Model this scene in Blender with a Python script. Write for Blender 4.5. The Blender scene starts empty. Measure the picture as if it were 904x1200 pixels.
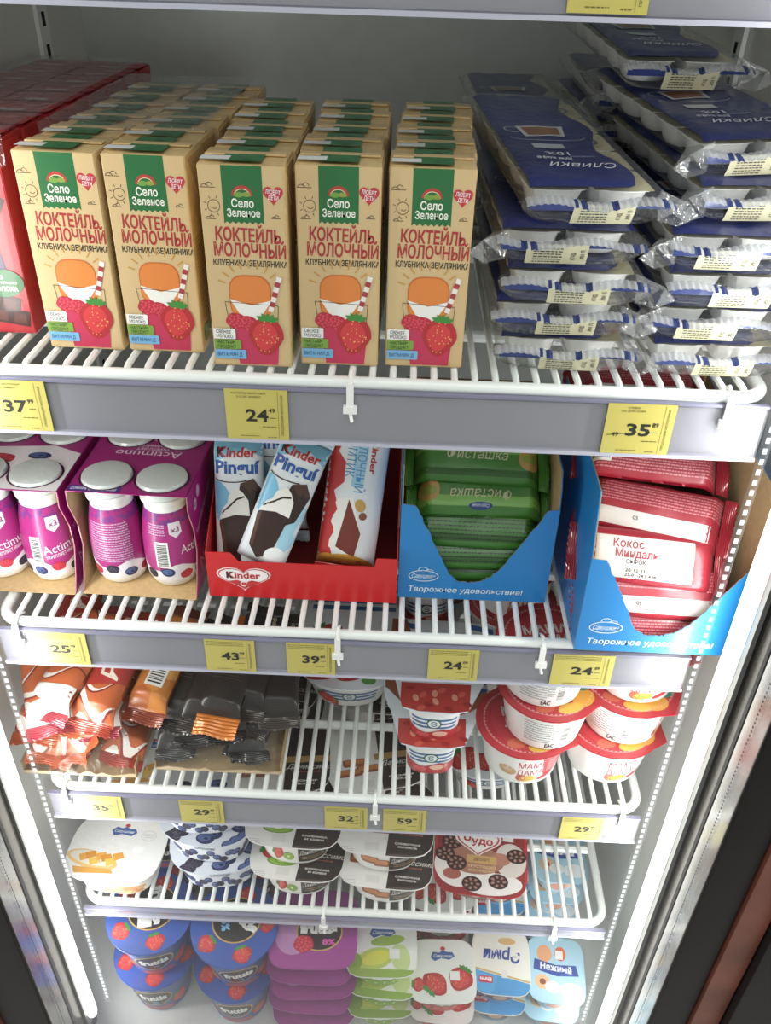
import bpy, bmesh, math, random
from mathutils import Vector, Matrix, Euler, noise
from mathutils.geometry import tessellate_polygon
random.seed(7)
PI = math.pi
SC = bpy.context.scene
COL = SC.collection
# ------------------------------------------------------------------ camera
cam_d = bpy.data.cameras.new('camera'); cam = bpy.data.objects.new('camera', cam_d); COL.objects.link(cam)
RT = Vector((0.99911257, 0.03392437, 0.02496411)); UP = Vector((-0.03982451, 0.5678812, 0.82214655)); FW = Vector((-0.01371416, 0.82241114, -0.56872826))
CP = Vector((0.0375889, -0.47977497, 0.23680344))
cam.matrix_world = Matrix(((RT.x, UP.x, -FW.x, CP.x), (RT.y, UP.y, -FW.y, CP.y), (RT.z, UP.z, -FW.z, CP.z), (0, 0, 0, 1)))
cam_d.sensor_fit = 'HORIZONTAL'; cam_d.sensor_width = 36; cam_d.lens = 1004.906 / 904 * 36
cam_d.clip_start = .01
SC.camera = cam
# ------------------------------------------------------------------ world, lights, exposure
w = bpy.data.worlds.new('world'); SC.world = w; w.use_nodes = True
w.node_tree.nodes['Background'].inputs[0].default_value = (.92, .89, .84, 1)
w.node_tree.nodes['Background'].inputs[1].default_value = .85
SC.view_settings.view_transform = 'Standard'; SC.view_settings.look = 'None'
SC.view_settings.exposure = -0.2; SC.view_settings.gamma = 1
SC.cycles.max_bounces = 6; SC.cycles.transparent_max_bounces = 24
SC.cycles.caustics_reflective = False; SC.cycles.caustics_refractive = False
def area(name, loc, target, sx, sy, power, col=(1, 1, 1)):
    d = bpy.data.lights.new(name, 'AREA'); d.shape = 'RECTANGLE'; d.size = sx; d.size_y = sy; d.energy = power; d.color = col
    o = bpy.data.objects.new(name, d); COL.objects.link(o); o.location = loc
    o.rotation_euler = (Vector(target) - Vector(loc)).to_track_quat('-Z', 'Y').to_euler(); return o
area('shop_ceiling_light', (.2, -1.3, 2.0), (0, 0, -.2), 1.8, 1.2, 30, (1, .98, .95))
# cabinet lamps: one tall LED tube at each side of the door opening (their glowing tubes are built below)
LEDX = (-.2625, .2685); LEDY = -.047
for s, x in zip((-1, 1), LEDX):
    area('led_lamp', (x - s * .010, LEDY + .006, -.24), (x - s * .20, LEDY + .20, -.24), .012, .96, 1.45, (1, .985, .95))
# ------------------------------------------------------------------ materials
def lin(h):
    if isinstance(h, str):
        h = h.lstrip('#'); c = [int(h[i:i + 2], 16) / 255 for i in (0, 2, 4)]
    else: c = [v / 255 for v in h]
    return tuple(v / 12.92 if v <= .04045 else ((v + .055) / 1.055) ** 2.4 for v in c)
MATS = {}
def mat(key, col='#ffffff', rough=.5, metal=0., spec=.5, coat=0., nscale=0, namt=0, bump=0, bscale=200, trans=0):
    if key in MATS: return MATS[key]
    m = bpy.data.materials.new(key); m.use_nodes = True; nt = m.node_tree; b = nt.nodes['Principled BSDF']
    c = lin(col); b.inputs['Base Color'].default_value = (*c, 1); b.inputs['Roughness'].default_value = rough
    b.inputs['Metallic'].default_value = metal; b.inputs['Specular IOR Level'].default_value = spec
    b.inputs['Coat Weight'].default_value = coat; b.inputs['Transmission Weight'].default_value = trans
    tc = nt.nodes.new('ShaderNodeTexCoord')
    if nscale:
        n = nt.nodes.new('ShaderNodeTexNoise'); n.inputs['Scale'].default_value = nscale; n.inputs['Detail'].default_value = 4
        nt.links.new(tc.outputs['Object'], n.inputs['Vector'])
        r = nt.nodes.new('ShaderNodeValToRGB'); e = r.color_ramp.elements
        e[0].position = .3; e[1].position = .7
        e[0].color = (*[v * (1 - namt) for v in c], 1); e[1].color = (*[min(1, v * (1 + namt)) for v in c], 1)
        nt.links.new(n.outputs['Fac'], r.inputs[0]); nt.links.new(r.outputs[0], b.inputs['Base Color'])
    if bump:
        n = nt.nodes.new('ShaderNodeTexNoise'); n.inputs['Scale'].default_value = bscale; n.inputs['Detail'].default_value = 3
        nt.links.new(tc.outputs['Object'], n.inputs['Vector'])
        bp = nt.nodes.new('ShaderNodeBump'); bp.inputs['Strength'].default_value = bump; bp.inputs['Distance'].default_value = .001
        nt.links.new(n.outputs['Fac'], bp.inputs['Height']); nt.links.new(bp.outputs[0], b.inputs['Normal'])
    MATS[key] = m; return m
def print_mat(key, rough=.4, coat=0., bump=0, bscale=120):
    if key in MATS: return MATS[key]
    m = mat(key, '#ffffff', rough, coat=coat, bump=bump, bscale=bscale); nt = m.node_tree
    a = nt.nodes.new('ShaderNodeAttribute'); a.attribute_name = 'Ink'
    n = nt.nodes.new('ShaderNodeTexNoise'); n.inputs['Scale'].default_value = 900
    mx = nt.nodes.new('ShaderNodeMix'); mx.data_type = 'RGBA'; mx.blend_type = 'MULTIPLY'; mx.inputs[0].default_value = .12
    nt.links.new(a.outputs['Color'], mx.inputs[6]); nt.links.new(n.outputs['Color'], mx.inputs[7])
    hs = nt.nodes.new('ShaderNodeHueSaturation'); hs.inputs['Saturation'].default_value = .96; nt.links.new(mx.outputs[2], hs.inputs['Color'])
    nt.links.new(hs.outputs[0], nt.nodes['Principled BSDF'].inputs['Base Color']); return m
def film_mat(key, gloss=.16, rough=.12, tint='#ffffff', bump=.6, bscale=60, haze=.04):
    if key in MATS: return MATS[key]
    m = bpy.data.materials.new(key); m.use_nodes = True; nt = m.node_tree; nt.nodes.clear()
    o = nt.nodes.new('ShaderNodeOutputMaterial'); t = nt.nodes.new('ShaderNodeBsdfTransparent'); t.inputs[0].default_value = (*lin(tint), 1)
    g = nt.nodes.new('ShaderNodeBsdfGlossy'); g.inputs['Roughness'].default_value = rough
    d = nt.nodes.new('ShaderNodeBsdfDiffuse'); d.inputs[0].default_value = (.8, .8, .82, 1)
    lw = nt.nodes.new('ShaderNodeLayerWeight'); lw.inputs[0].default_value = .5
    fr = nt.nodes.new('ShaderNodeMath'); fr.operation = 'POWER'; fr.inputs[1].default_value = 4.0; nt.links.new(lw.outputs['Facing'], fr.inputs[0])
    ad = nt.nodes.new('ShaderNodeMath'); ad.operation = 'MULTIPLY_ADD'; ad.inputs[1].default_value = .7; ad.inputs[2].default_value = gloss
    m1 = nt.nodes.new('ShaderNodeMixShader'); m2 = nt.nodes.new('ShaderNodeMixShader'); m2.inputs[0].default_value = haze
    nt.links.new(fr.outputs[0], ad.inputs[0]); nt.links.new(ad.outputs[0], m1.inputs[0])
    nt.links.new(t.outputs[0], m1.inputs[1]); nt.links.new(g.outputs[0], m1.inputs[2])
    nt.links.new(m1.outputs[0], m2.inputs[1]); nt.links.new(d.outputs[0], m2.inputs[2]); nt.links.new(m2.outputs[0], o.inputs[0])
    if bump:
        tc = nt.nodes.new('ShaderNodeTexCoord')
        n = nt.nodes.new('ShaderNodeTexNoise'); n.inputs['Scale'].default_value = bscale; n.inputs['Detail'].default_value = 2; n.inputs['Distortion'].default_value = 1.5
        nt.links.new(tc.outputs['Object'], n.inputs['Vector'])
        bp = nt.nodes.new('ShaderNodeBump'); bp.inputs['Strength'].default_value = bump; bp.inputs['Distance'].default_value = .004
        nt.links.new(n.outputs['Fac'], bp.inputs['Height']); nt.links.new(bp.outputs[0], g.inputs['Normal'])
    MATS[key] = m; return m
def emit_mat(key, col, s):
    if key in MATS: return MATS[key]
    m = bpy.data.materials.new(key); m.use_nodes = True; nt = m.node_tree; nt.nodes.clear()
    o = nt.nodes.new('ShaderNodeOutputMaterial'); e = nt.nodes.new('ShaderNodeEmission')
    e.inputs[0].default_value = (*lin(col), 1); e.inputs[1].default_value = s; nt.links.new(e.outputs[0], o.inputs[0])
    MATS[key] = m; return m
PRINT = print_mat('print'); PRINTG = print_mat('print_glossy', .36, .12, .25, 90); PRINTF = print_mat('print_foil', .3, .15, .5, 140)
M_WIRE = mat('white_coated_wire', '#e9ecea', .35, coat=.3)
M_WHITE = mat('white_plastic', '#f1f1ee', .35, coat=.2)
M_KRAFT = mat('kraft_board', '#cdae7e', .6, nscale=260, namt=.10)
M_KIN = mat('raw_grey_board', '#a88f68', .8, nscale=180, namt=.1)
M_FILM = film_mat('clear_film', .05, .1, bscale=70, bump=.9, haze=.03)
M_SIDE = mat('side_liner', '#ecebe6', .28, .0, nscale=40, namt=.02)
M_WALL = mat('cabinet_liner', '#d2d6d4', .33, .15, nscale=60, namt=.03, bump=.05, bscale=300)
# ------------------------------------------------------------------ object helpers
def tagit(o, label=None, cat=None, group=None, kind=None):
    if label: o['label'] = label
    if cat: o['category'] = cat
    if group: o['group'] = group
    if kind: o['kind'] = kind
    return o
def thing(name, label=None, cat=None, loc=(0, 0, 0), rot=(0, 0, 0), group=None, kind=None):
    o = bpy.data.objects.new(name, None); o.empty_display_size = .01; COL.objects.link(o); o.location = loc; o.rotation_euler = rot
    return tagit(o, label, cat, group, kind)
def link(name, me, parent=None, loc=(0, 0, 0), rot=(0, 0, 0), **k):
    o = bpy.data.objects.new(name, me); COL.objects.link(o)
    if parent is not None: o.parent = parent
    o.location = loc; o.rotation_euler = rot
    return tagit(o, **k)
def kids(o): return [c for c in bpy.data.objects if c.parent == o]
KIDS = {}
def dup(root, loc=None, rot=None, **k):
    def cp(o, parent):
        c = o.copy(); COL.objects.link(c)
        if parent is not None: c.parent = parent
        for ch in list(KIDS.setdefault(o.name, kids(o))): cp(ch, c)
        return c
    c = cp(root, None)
    if loc is not None: c.location = loc
    if rot is not None: c.rotation_euler = rot
    return tagit(c, **k)
def finish(bm, name, mats, smooth=False, ang=40):
    me = bpy.data.meshes.new(name); bmesh.ops.recalc_face_normals(bm, faces=bm.faces[:]) if bm.faces else None
    bm.to_mesh(me); bm.free()
    for m in (mats if isinstance(mats, (list, tuple)) else [mats]): me.materials.append(m)
    if smooth:
        me.shade_smooth()
        if ang: me.set_sharp_from_angle(angle=math.radians(ang))
    return me
def bx(bm, x0, x1, y0, y1, z0, z1, mi=0):
    v = [bm.verts.new((x, y, z)) for z in (z0, z1) for y in (y0, y1) for x in (x0, x1)]
    for f in ((0, 2, 3, 1), (4, 5, 7, 6), (0, 1, 5, 4), (2, 6, 7, 3), (0, 4, 6, 2), (1, 3, 7, 5)):
        bm.faces.new([v[i] for i in f]).material_index = mi
def boxme(name, x0, x1, y0, y1, z0, z1, m, bev=0, seg=2):
    bm = bmesh.new(); bx(bm, x0, x1, y0, y1, z0, z1)
    if bev: bmesh.ops.bevel(bm, geom=bm.edges[:], offset=bev, segments=seg, affect='EDGES', profile=.5)
    return finish(bm, name, m, bool(bev))
def tube(bm, pts, r, n=8, closed=False, mi=0):
    pts = [Vector(p) for p in pts]; N = len(pts); rings = []
    for i, p in enumerate(pts):
        a = pts[(i - 1) % N] if (closed or i > 0) else p; b = pts[(i + 1) % N] if (closed or i < N - 1) else p
        t = (b - a).normalized(); u = t.cross(Vector((0, 0, 1)))
        if u.length < .01: u = t.cross(Vector((1, 0, 0)))
        u.normalize(); v = t.cross(u)
        rings.append([bm.verts.new(p + (u * math.cos(2 * PI * k / n) + v * math.sin(2 * PI * k / n)) * r) for k in range(n)])
    for i in range(N if closed else N - 1):
        A, B = rings[i], rings[(i + 1) % N]
        for k in range(n): bm.faces.new((A[k], A[(k + 1) % n], B[(k + 1) % n], B[k])).material_index = mi
    if not closed: bm.faces.new(rings[0]); bm.faces.new(rings[-1])
def sell(a, b, n, ang):   # superellipse point, angle 0 faces -Y (the door)
    c, s = math.sin(ang), -math.cos(ang)
    k = (abs(c / a) ** n + abs(s / b) ** n) ** (-1 / n)
    return c * k, s * k
def loft(bm, rings, cap0=True, cap1=True, mi=0):
    R = [[bm.verts.new(p) for p in r] for r in rings]; n = len(R[0])
    for A, B in zip(R, R[1:]):
        for k in range(n): bm.faces.new((A[k], A[(k + 1) % n], B[(k + 1) % n], B[k])).material_index = mi
    if cap0: bm.faces.new(R[0][::-1]).material_index = mi
    if cap1: bm.faces.new(R[-1]).material_index = mi
def ring(a, b, n, z, seg=40): return [(*sell(a, b, n, 2 * PI * k / seg), z) for k in range(seg)]
def prism(bm, pts, z0, z1, mi=0, ax='z'):
    def P(p, h): return (p[0], p[1], h) if ax == 'z' else ((p[0], h, p[1]) if ax == 'y' else (h, p[0], p[1]))
    A = [bm.verts.new(P(p, z0)) for p in pts]; B = [bm.verts.new(P(p, z1)) for p in pts]; n = len(pts)
    for k in range(n): bm.faces.new((A[k], A[(k + 1) % n], B[(k + 1) % n], B[k])).material_index = mi
    tr = tessellate_polygon([[Vector((*p, 0)) for p in pts]])
    for t in tr:
        bm.faces.new([A[i] for i in t]).material_index = mi; bm.faces.new([B[i] for i in t]).material_index = mi
# ------------------------------------------------------------------ flat print: polygons in millimetres laid on a surface
TXT = {}
def text_tris(s, bold):
    k = (s, bold)
    if k in TXT: return TXT[k]
    c = bpy.data.curves.new('txt', 'FONT'); c.body = s; c.size = 1; c.resolution_u = 2; c.offset = bold; c.fill_mode = 'FRONT'
    o = bpy.data.objects.new('txt', c); COL.objects.link(o)
    dg = bpy.context.evaluated_depsgraph_get(); me = o.evaluated_get(dg).to_mesh(); me.calc_loop_triangles()
    V = [(v.co.x, v.co.y) for v in me.vertices]; T = [[V[i] for i in t.vertices] for t in me.loop_triangles]
    o.evaluated_get(dg).to_mesh_clear(); bpy.data.objects.remove(o); bpy.data.curves.remove(c)
    xs = [p[0] for t in T for p in t] or [0]; ys = [p[1] for t in T for p in t] or [0]
    TXT[k] = (T, min(xs), max(xs), min(ys), max(ys)); return TXT[k]
class Art:
    def __init__(s): s.t = []; s.L = 0
    def tris(s, T, col): s.t.append((lin(col) if isinstance(col, str) else col, s.L, T)); return s
    def poly(s, pts, col):
        tr = tessellate_polygon([[Vector((p[0], p[1], 0)) for p in pts]])
        return s.tris([[pts[i] for i in t] for t in tr], col)
    def rect(s, x0, y0, x1, y1, col): return s.tris([[(x0, y0), (x1, y0), (x1, y1)], [(x0, y0), (x1, y1), (x0, y1)]], col)
    def ell(s, cx, cy, rx, ry, col, rot=0, n=20, wob=0):
        c, q = math.cos(rot), math.sin(rot); P = []
        for k in range(n):
            a = 2 * PI * k / n; f = 1 + wob * math.sin(a * 5 + cx) ; x, y = rx * f * math.cos(a), ry * f * math.sin(a); P.append((cx + x * c - y * q, cy + x * q + y * c))
        return s.tris([[P[0], P[i], P[i + 1]] for i in range(1, n - 1)], col)
    def rrect(s, x0, y0, x1, y1, r, col):
        P = []
        for cx, cy, a0 in ((x1 - r, y1 - r, 0), (x0 + r, y1 - r, 90), (x0 + r, y0 + r, 180), (x1 - r, y0 + r, 270)):
            for k in range(5):
                a = math.radians(a0 + k * 22.5); P.append((cx + r * math.cos(a), cy + r * math.sin(a)))
        return s.tris([[P[0], P[i], P[i + 1]] for i in range(1, len(P) - 1)], col)
    def line(s, pts, w, col):
        T = []
        for a, b in zip(pts, pts[1:]):
            dx, dy = b[0] - a[0], b[1] - a[1]; l = math.hypot(dx, dy) or 1; nx, ny = -dy / l * w / 2, dx / l * w / 2
            q = [(a[0] + nx, a[1] + ny), (a[0] - nx, a[1] - ny), (b[0] - nx, b[1] - ny), (b[0] + nx, b[1] + ny)]
            T += [[q[0], q[1], q[2]], [q[0], q[2], q[3]]]
        return s.tris(T, col)
    def arc(s, cx, cy, rx, ry, a0, a1, w, col, n=14):
        return s.line([(cx + rx * math.cos(math.radians(a0 + (a1 - a0) * k / n)), cy + ry * math.sin(math.radians(a0 + (a1 - a0) * k / n))) for k in range(n + 1)], w, col)
    def text(s, st, cx, cy, h, col, w=None, rot=0, bold=.012, shear=0, anchor='c'):
        T, x0, x1, y0, y1 = text_tris(st, bold); H = .73
        sy = h / H; sx = sy if w is None else w / max(x1 - x0, 1e-6)
        mx = (x0 + x1) / 2 if anchor == 'c' else x0; c, q = math.cos(rot), math.sin(rot); O = []
        for t in T:
            P = []
            for (x, y) in t:
                X = (x - mx) * sx + shear * (y - H / 2) * sy; Y = (y - H / 2) * sy; P.append((cx + X * c - Y * q, cy + X * q + Y * c))
            O.append(P)
        return s.tris(O, col)
    def scribble(s, x0, y0, x1, n, dy, col, w=.35, seed=1):   # tiny illegible lines of print
        r = random.Random(seed)
        for i in range(n):
            x = x0; y = y0 - i * dy
            while x < x1 - .6:
                l = r.uniform(.8, 2.6); s.rect(x, y, min(x + l, x1), y + w, col); x += l + .5
        return s
    def barcode(s, x0, y0, x1, y1, vertical=False, seed=3):
        r = random.Random(seed); s.rect(x0, y0, x1, y1, '#f2f2ee'); s.L += 1; t = .06
        while t < .94:
            q = r.uniform(.012, .04); a, b = t, min(t + q, .95)
            if vertical: s.rect(x0 + .12 * (x1 - x0), y0 + a * (y1 - y0), x1 - .12 * (x1 - x0), y0 + b * (y1 - y0), '#15151a')
            else: s.rect(x0 + a * (x1 - x0), y0 + .12 * (y1 - y0), x0 + b * (x1 - x0), y1 - .12 * (y1 - y0), '#15151a')
            t += q + r.uniform(.015, .04)
        s.L -= 1; return s
    def berry(s, cx, cy, rx, ry, kind='strawberry', rot=0, seed=0):
        r = random.Random(seed * 13 + 5); L = s.L
        if kind == 'strawberry':
            P = []
            for k in range(22):
                a = 2 * PI * k / 22; f = 1 - .16 * max(0, -math.sin(a)) * abs(math.cos(a)); P.append((rx * f * math.cos(a) * (1 - .25 * max(0, -math.sin(a))), ry * math.sin(a)))
            c, q = math.cos(rot), math.sin(rot); R = lambda p: (cx + p[0] * c - p[1] * q, cy + p[0] * q + p[1] * c)
            s.poly([R(p) for p in P], '#b5161f'); s.L = L + 1
            s.poly([R((p[0] * .72 - rx * .06, p[1] * .74)) for p in P], '#d22a30')
            s.L = L + 2
            for i in range(26):
                a = r.uniform(0, 2 * PI); d = math.sqrt(r.random()) * .82; p = R((rx * d * math.cos(a) * .9, ry * d * math.sin(a)))
                s.ell(p[0], p[1], rx * .035, rx * .05, '#e8b060', n=5)
            for i in range(5):
                a = PI / 2 + (i - 2) * .5; p0 = R((0, ry * .8)); p1 = R((rx * .75 * math.cos(a), ry * .75 + ry * .5 * math.sin(a)))
                n_ = (-(p1[1] - p0[1]) * .25, (p1[0] - p0[0]) * .25); m = ((p0[0] + p1[0]) / 2, (p0[1] + p1[1]) / 2)
                s.poly([p0, (m[0] + n_[0], m[1] + n_[1]), p1, (m[0] - n_[0], m[1] - n_[1])], '#3c8a35')
        elif kind == 'raspberry' or kind == 'blackberry':
            c0, c1 = ('#b81530', '#dc3b52') if kind == 'raspberry' else ('#1c1826', '#4a4460')
            s.ell(cx, cy, rx, ry, c0, wob=.04); s.L = L + 1
            for i in range(16):
                a = i * 2.4; d = math.sqrt((i + .5) / 16) * .84; s.ell(cx + rx * d * math.cos(a), cy + ry * d * math.sin(a), rx * .15, ry * .15, c1, n=7)
        elif kind == 'blueberry':
            s.ell(cx, cy, rx, ry, '#27305e'); s.L = L + 1; s.ell(cx - rx * .15, cy + ry * .15, rx * .7, ry * .65, '#54689e'); s.L = L + 2; s.ell(cx + rx * .1, cy, rx * .25, ry * .22, '#1d2344', n=8)
        elif kind == 'kiwi':
            s.ell(cx, cy, rx, ry, '#6b8a2c'); s.L = L + 1; s.ell(cx, cy, rx * .88, ry * .88, '#93bf3c'); s.L = L + 2; s.ell(cx, cy, rx * .28, ry * .28, '#dde7b0', n=10)
            for i in range(12):
                a = i * PI / 6; s.ell(cx + rx * .45 * math.cos(a), cy + ry * .45 * math.sin(a), rx * .05, ry * .07, '#1e2a10', n=5)
        elif kind == 'caramel':
            s.rrect(cx - rx, cy - ry, cx + rx, cy + ry, min(rx, ry) * .4, '#9c4e1c'); s.L = L + 1; s.rrect(cx - rx * .8, cy - ry * .35, cx + rx * .85, cy + ry * .85, min(rx, ry) * .3, '#c97a36')
        s.L = L; return s
    def sc(s, fx, fy):
        s.t = [(c, L, [[(p[0] * fx, p[1] * fy) for p in t] for t in T]) for c, L, T in s.t]; return s
    def mv(s, dx, dy):
        s.t = [(c, L, [[(p[0] + dx, p[1] + dy) for p in t] for t in T]) for c, L, T in s.t]; return s
    def heart(s, cx, cy, r, col, sx=1, sy=1):
        P = []
        for k in range(28):
            a = 2 * PI * k / 28; x = 16 * math.sin(a) ** 3; y = 13 * math.cos(a) - 5 * math.cos(2 * a) - 2 * math.cos(3 * a) - math.cos(4 * a); P.append((cx + x / 16 * r * sx, cy + y / 16 * r * sy))
        return s.poly(P, col)
    def mesh(s, name, mapf, m=None, clip=None, seg=None, step=.00012, base=.0002, smooth=False):
        V = []; F = []; C = []; D = {}
        def area2(P): return sum(P[i][0] * P[(i + 1) % len(P)][1] - P[(i + 1) % len(P)][0] * P[i][1] for i in range(len(P)))
        if clip and area2(clip) < 0: clip = clip[::-1]
        def clp(P):
            for i in range(len(clip)):
                a = clip[i]; b = clip[(i + 1) % len(clip)]; O = []
                sd = lambda p: (b[0] - a[0]) * (p[1] - a[1]) - (b[1] - a[1]) * (p[0] - a[0])
                for j in range(len(P)):
                    p, q = P[j], P[(j + 1) % len(P)]; dp, dq = sd(p), sd(q)
                    if dp >= 0: O.append(p)
                    if (dp >= 0) != (dq >= 0):
                        t = dp / (dp - dq); O.append((p[0] + (q[0] - p[0]) * t, p[1] + (q[1] - p[1]) * t))
                P = O
                if len(P) < 3: return []
            return P
        def split(P, out):
            if seg:
                best = 0; bi = 0
                for i in range(3):
                    a, b = P[i], P[(i + 1) % 3]; d = max(abs(a[0] - b[0]), abs(a[1] - b[1]))
                    if d > best: best = d; bi = i
                if best > seg:
                    a, b, c = P[bi], P[(bi + 1) % 3], P[(bi + 2) % 3]; mm = ((a[0] + b[0]) / 2, (a[1] + b[1]) / 2)
                    split([a, mm, c], out); split([mm, b, c], out); return
            out.append(P)
        for pi_, (col, L, T) in enumerate(s.t):
            off = base + L * step + step * .85 * pi_ / len(s.t)
            for t in T:
                if abs(area2(t)) < 1e-7: continue
                if area2(t) < 0: t = t[::-1]
                Ps = [t]
                if clip:
                    ins = all(all((clip[(i + 1) % len(clip)][0] - clip[i][0]) * (p[1] - clip[i][1]) - (clip[(i + 1) % len(clip)][1] - clip[i][1]) * (p[0] - clip[i][0]) >= 0 for i in range(len(clip))) for p in t)
                    if not ins:
                        P = clp(list(t)); Ps = [[P[0], P[i], P[i + 1]] for i in range(1, len(P) - 1)] if P else []
                out = []
                for P in Ps: split(P, out)
                for P in out:
                    idx = []
                    for p in P:
                        k = (round(p[0], 3), round(p[1], 3), pi_)
                        if k not in D: D[k] = len(V); V.append(mapf(p[0] * .001, p[1] * .001, off))
                        idx.append(D[k])
                    if len(set(idx)) == 3: F.append(idx); C.append(col)
        me = bpy.data.meshes.new(name); me.from_pydata(V, [], F)
        at = me.color_attributes.new('Ink', 'FLOAT_COLOR', 'CORNER')
        buf = []
        for c in C: buf += [c[0], c[1], c[2], 1] * 3
        at.data.foreach_set('color', buf); me.materials.append(m or PRINT)
        if smooth: me.shade_smooth()
        return me
def flat(o, ex, ey, en):   # map art plane onto a plane: origin, x dir, y dir, normal
    o, ex, ey, en = map(Vector, (o, ex, ey, en))
    return lambda x, y, d: tuple(o + ex * x + ey * y + en * d)
FRONT = lambda ox=0, oy=0, oz=0: flat((ox, oy, oz), (1, 0, 0), (0, 0, 1), (0, -1, 0))
TOP = lambda z=0: flat((0, 0, z), (1, 0, 0), (0, 1, 0), (0, 0, 1))
# shelf levels: top of the wires
Z1, Z2, Z3, Z4, ZF = .008, -.201, -.395, -.576, -.765
# ------------------------------------------------------------------ the cabinet (setting)
def struct(name, me, **k): return link(name, me, kind='structure', **k)
WX = .316; WY = .55
struct('wall_back', boxme('wall_back', -WX - .02, WX + .02, WY, WY + .02, ZF - .02, .50, M_WALL))
struct('wall_left', boxme('wall_left', -WX - .02, -WX, -.032, WY, ZF - .02, .50, M_SIDE))
struct('wall_right', boxme('wall_right', WX, WX + .02, -.032, WY, ZF - .02, .50, M_SIDE))
struct('floor', boxme('floor', -WX, WX, -.06, WY, ZF - .02, ZF, mat('floor_liner', '#d6d8d6', .4, .1, nscale=40, namt=.04)))
struct('ceiling', boxme('ceiling', -WX, WX, -.06, WY, .48, .50, M_WALL))
# shelf standards with slots on the side walls
def standard(sx):
    t = thing('shelf_standard', ('slotted metal upright on the left inner side wall' if sx < 0 else 'slotted metal upright on the right inner side wall'), 'rail', (sx * (WX - .001), .36 if sx > 0 else .43, 0))
    link('upright', boxme('upright', -.0035, .0005 if sx < 0 else .0005, -.012, .012, ZF, .46, mat('rail_grey', '#989c9c', .4, .6)) if sx > 0 else boxme('upright_l', -.0005, .0035, -.012, .012, ZF, .46, mat('rail_grey')), t)
    bm = bmesh.new()
    for i in range(44): z = ZF + .02 + i * .027; bx(bm, -sx * .0042, -sx * .0030, -.003, .003, z, z + .012)
    link('slots', finish(bm, 'slots', mat('slot_dark', '#151515', .8)), t, kind='stuff')
standard(-1); standard(1)
# door frame, jambs, glass
M_BLK = mat('black_frame', '#0c0a0a', .5, 0, spec=.2, nscale=30, namt=.2)
M_SIL = mat('brushed_aluminium', '#b4b2ae', .22, .9, nscale=14, namt=.18)
M_DRK = mat('dark_steel', '#5f5a53', .25, .85, nscale=9, namt=.35)
XL, XR = -.2695, .2805
for i, (s, x, nm) in enumerate(((-1, XL, 'left'), (1, XR, 'right'))):
    bm = bmesh.new(); x2 = s * .40
    bx(bm, min(x, x2), max(x, x2), -.068, -.0325, ZF - .05, .52)
    j = struct('trim_%d' % (i + 1), finish(bm, 'jamb', M_DRK))
    bm = bmesh.new(); bx(bm, min(x, x + s * .003) - s * .0012, max(x, x + s * .003) - s * .0012, -.0715, -.0675, ZF - .05, .52)
    link('gasket', finish(bm, 'gasket', mat('gasket', '#3c3a38', .6)), j)
d = thing('door_1', kind='structure')
def fr(name, x0, x1, z0, z1, m, y0=-.10, y1=-.072): link(name, boxme(name, x0, x1, y0, y1, z0, z1, m, .0012), d)
fr('door_stile', XR + .001, .3135, -.86, .52, M_BLK, -.101, -.073); fr('door_stile', -.3135, XL - .001, -.86, .52, M_BLK, -.101, -.073)
fr('door_rail', XL - .001, XR + .001, -.86, -.80, M_BLK, -.101, -.073); fr('door_rail', XL - .001, XR + .001, .46, .52, M_BLK, -.101, -.073)
for x in (XL, XR):
    bm = bmesh.new(); s = 1 if x > 0 else -1
    bx(bm, min(x - s * .0006, x + s * .0012), max(x - s * .0006, x + s * .0012), -.0985, -.0725, -.80, .46)
    for k in range(300): bx(bm, x - s * .0009 - .0002, x - s * .0009 + .0002, -.0838, -.0828, -.795 + k * .0041, -.7935 + k * .0041)
    link('inner_profile', finish(bm, 'inner_profile', M_SIL), d)
link('glass_pane', boxme('glass_pane', XL + .001, XR - .001, -.0885, -.0845, -.80, .46, film_mat('door_glass', .0, .0, '#fafcfc', 0, haze=.0)), d)
# neighbouring cabinet on the right: brown panel, black panel; left likewise
M_BRN = mat('brown_laminate', '#6b3a2a', .5, 0, nscale=25, namt=.3)
struct('trim_3', boxme('panel_brown', .3150, .3395, -.104, -.06, -.9, .55, M_BRN, .001))
struct('trim_4', boxme('panel_black', .3405, .62, -.112, -.05, -.9, .55, M_BLK, .002))
struct('trim_5', boxme('panel_brown_left', -.3395, -.3150, -.104, -.06, -.9, .55, M_BRN, .001))
struct('trim_6', boxme('panel_black_left', -.62, -.3405, -.112, -.05, -.9, .55, M_BLK, .002))
struct('trim_7', boxme('sill', -.30, .30, -.0715, -.0605, -.86, ZF - .008, M_WHITE, .001))
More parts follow.
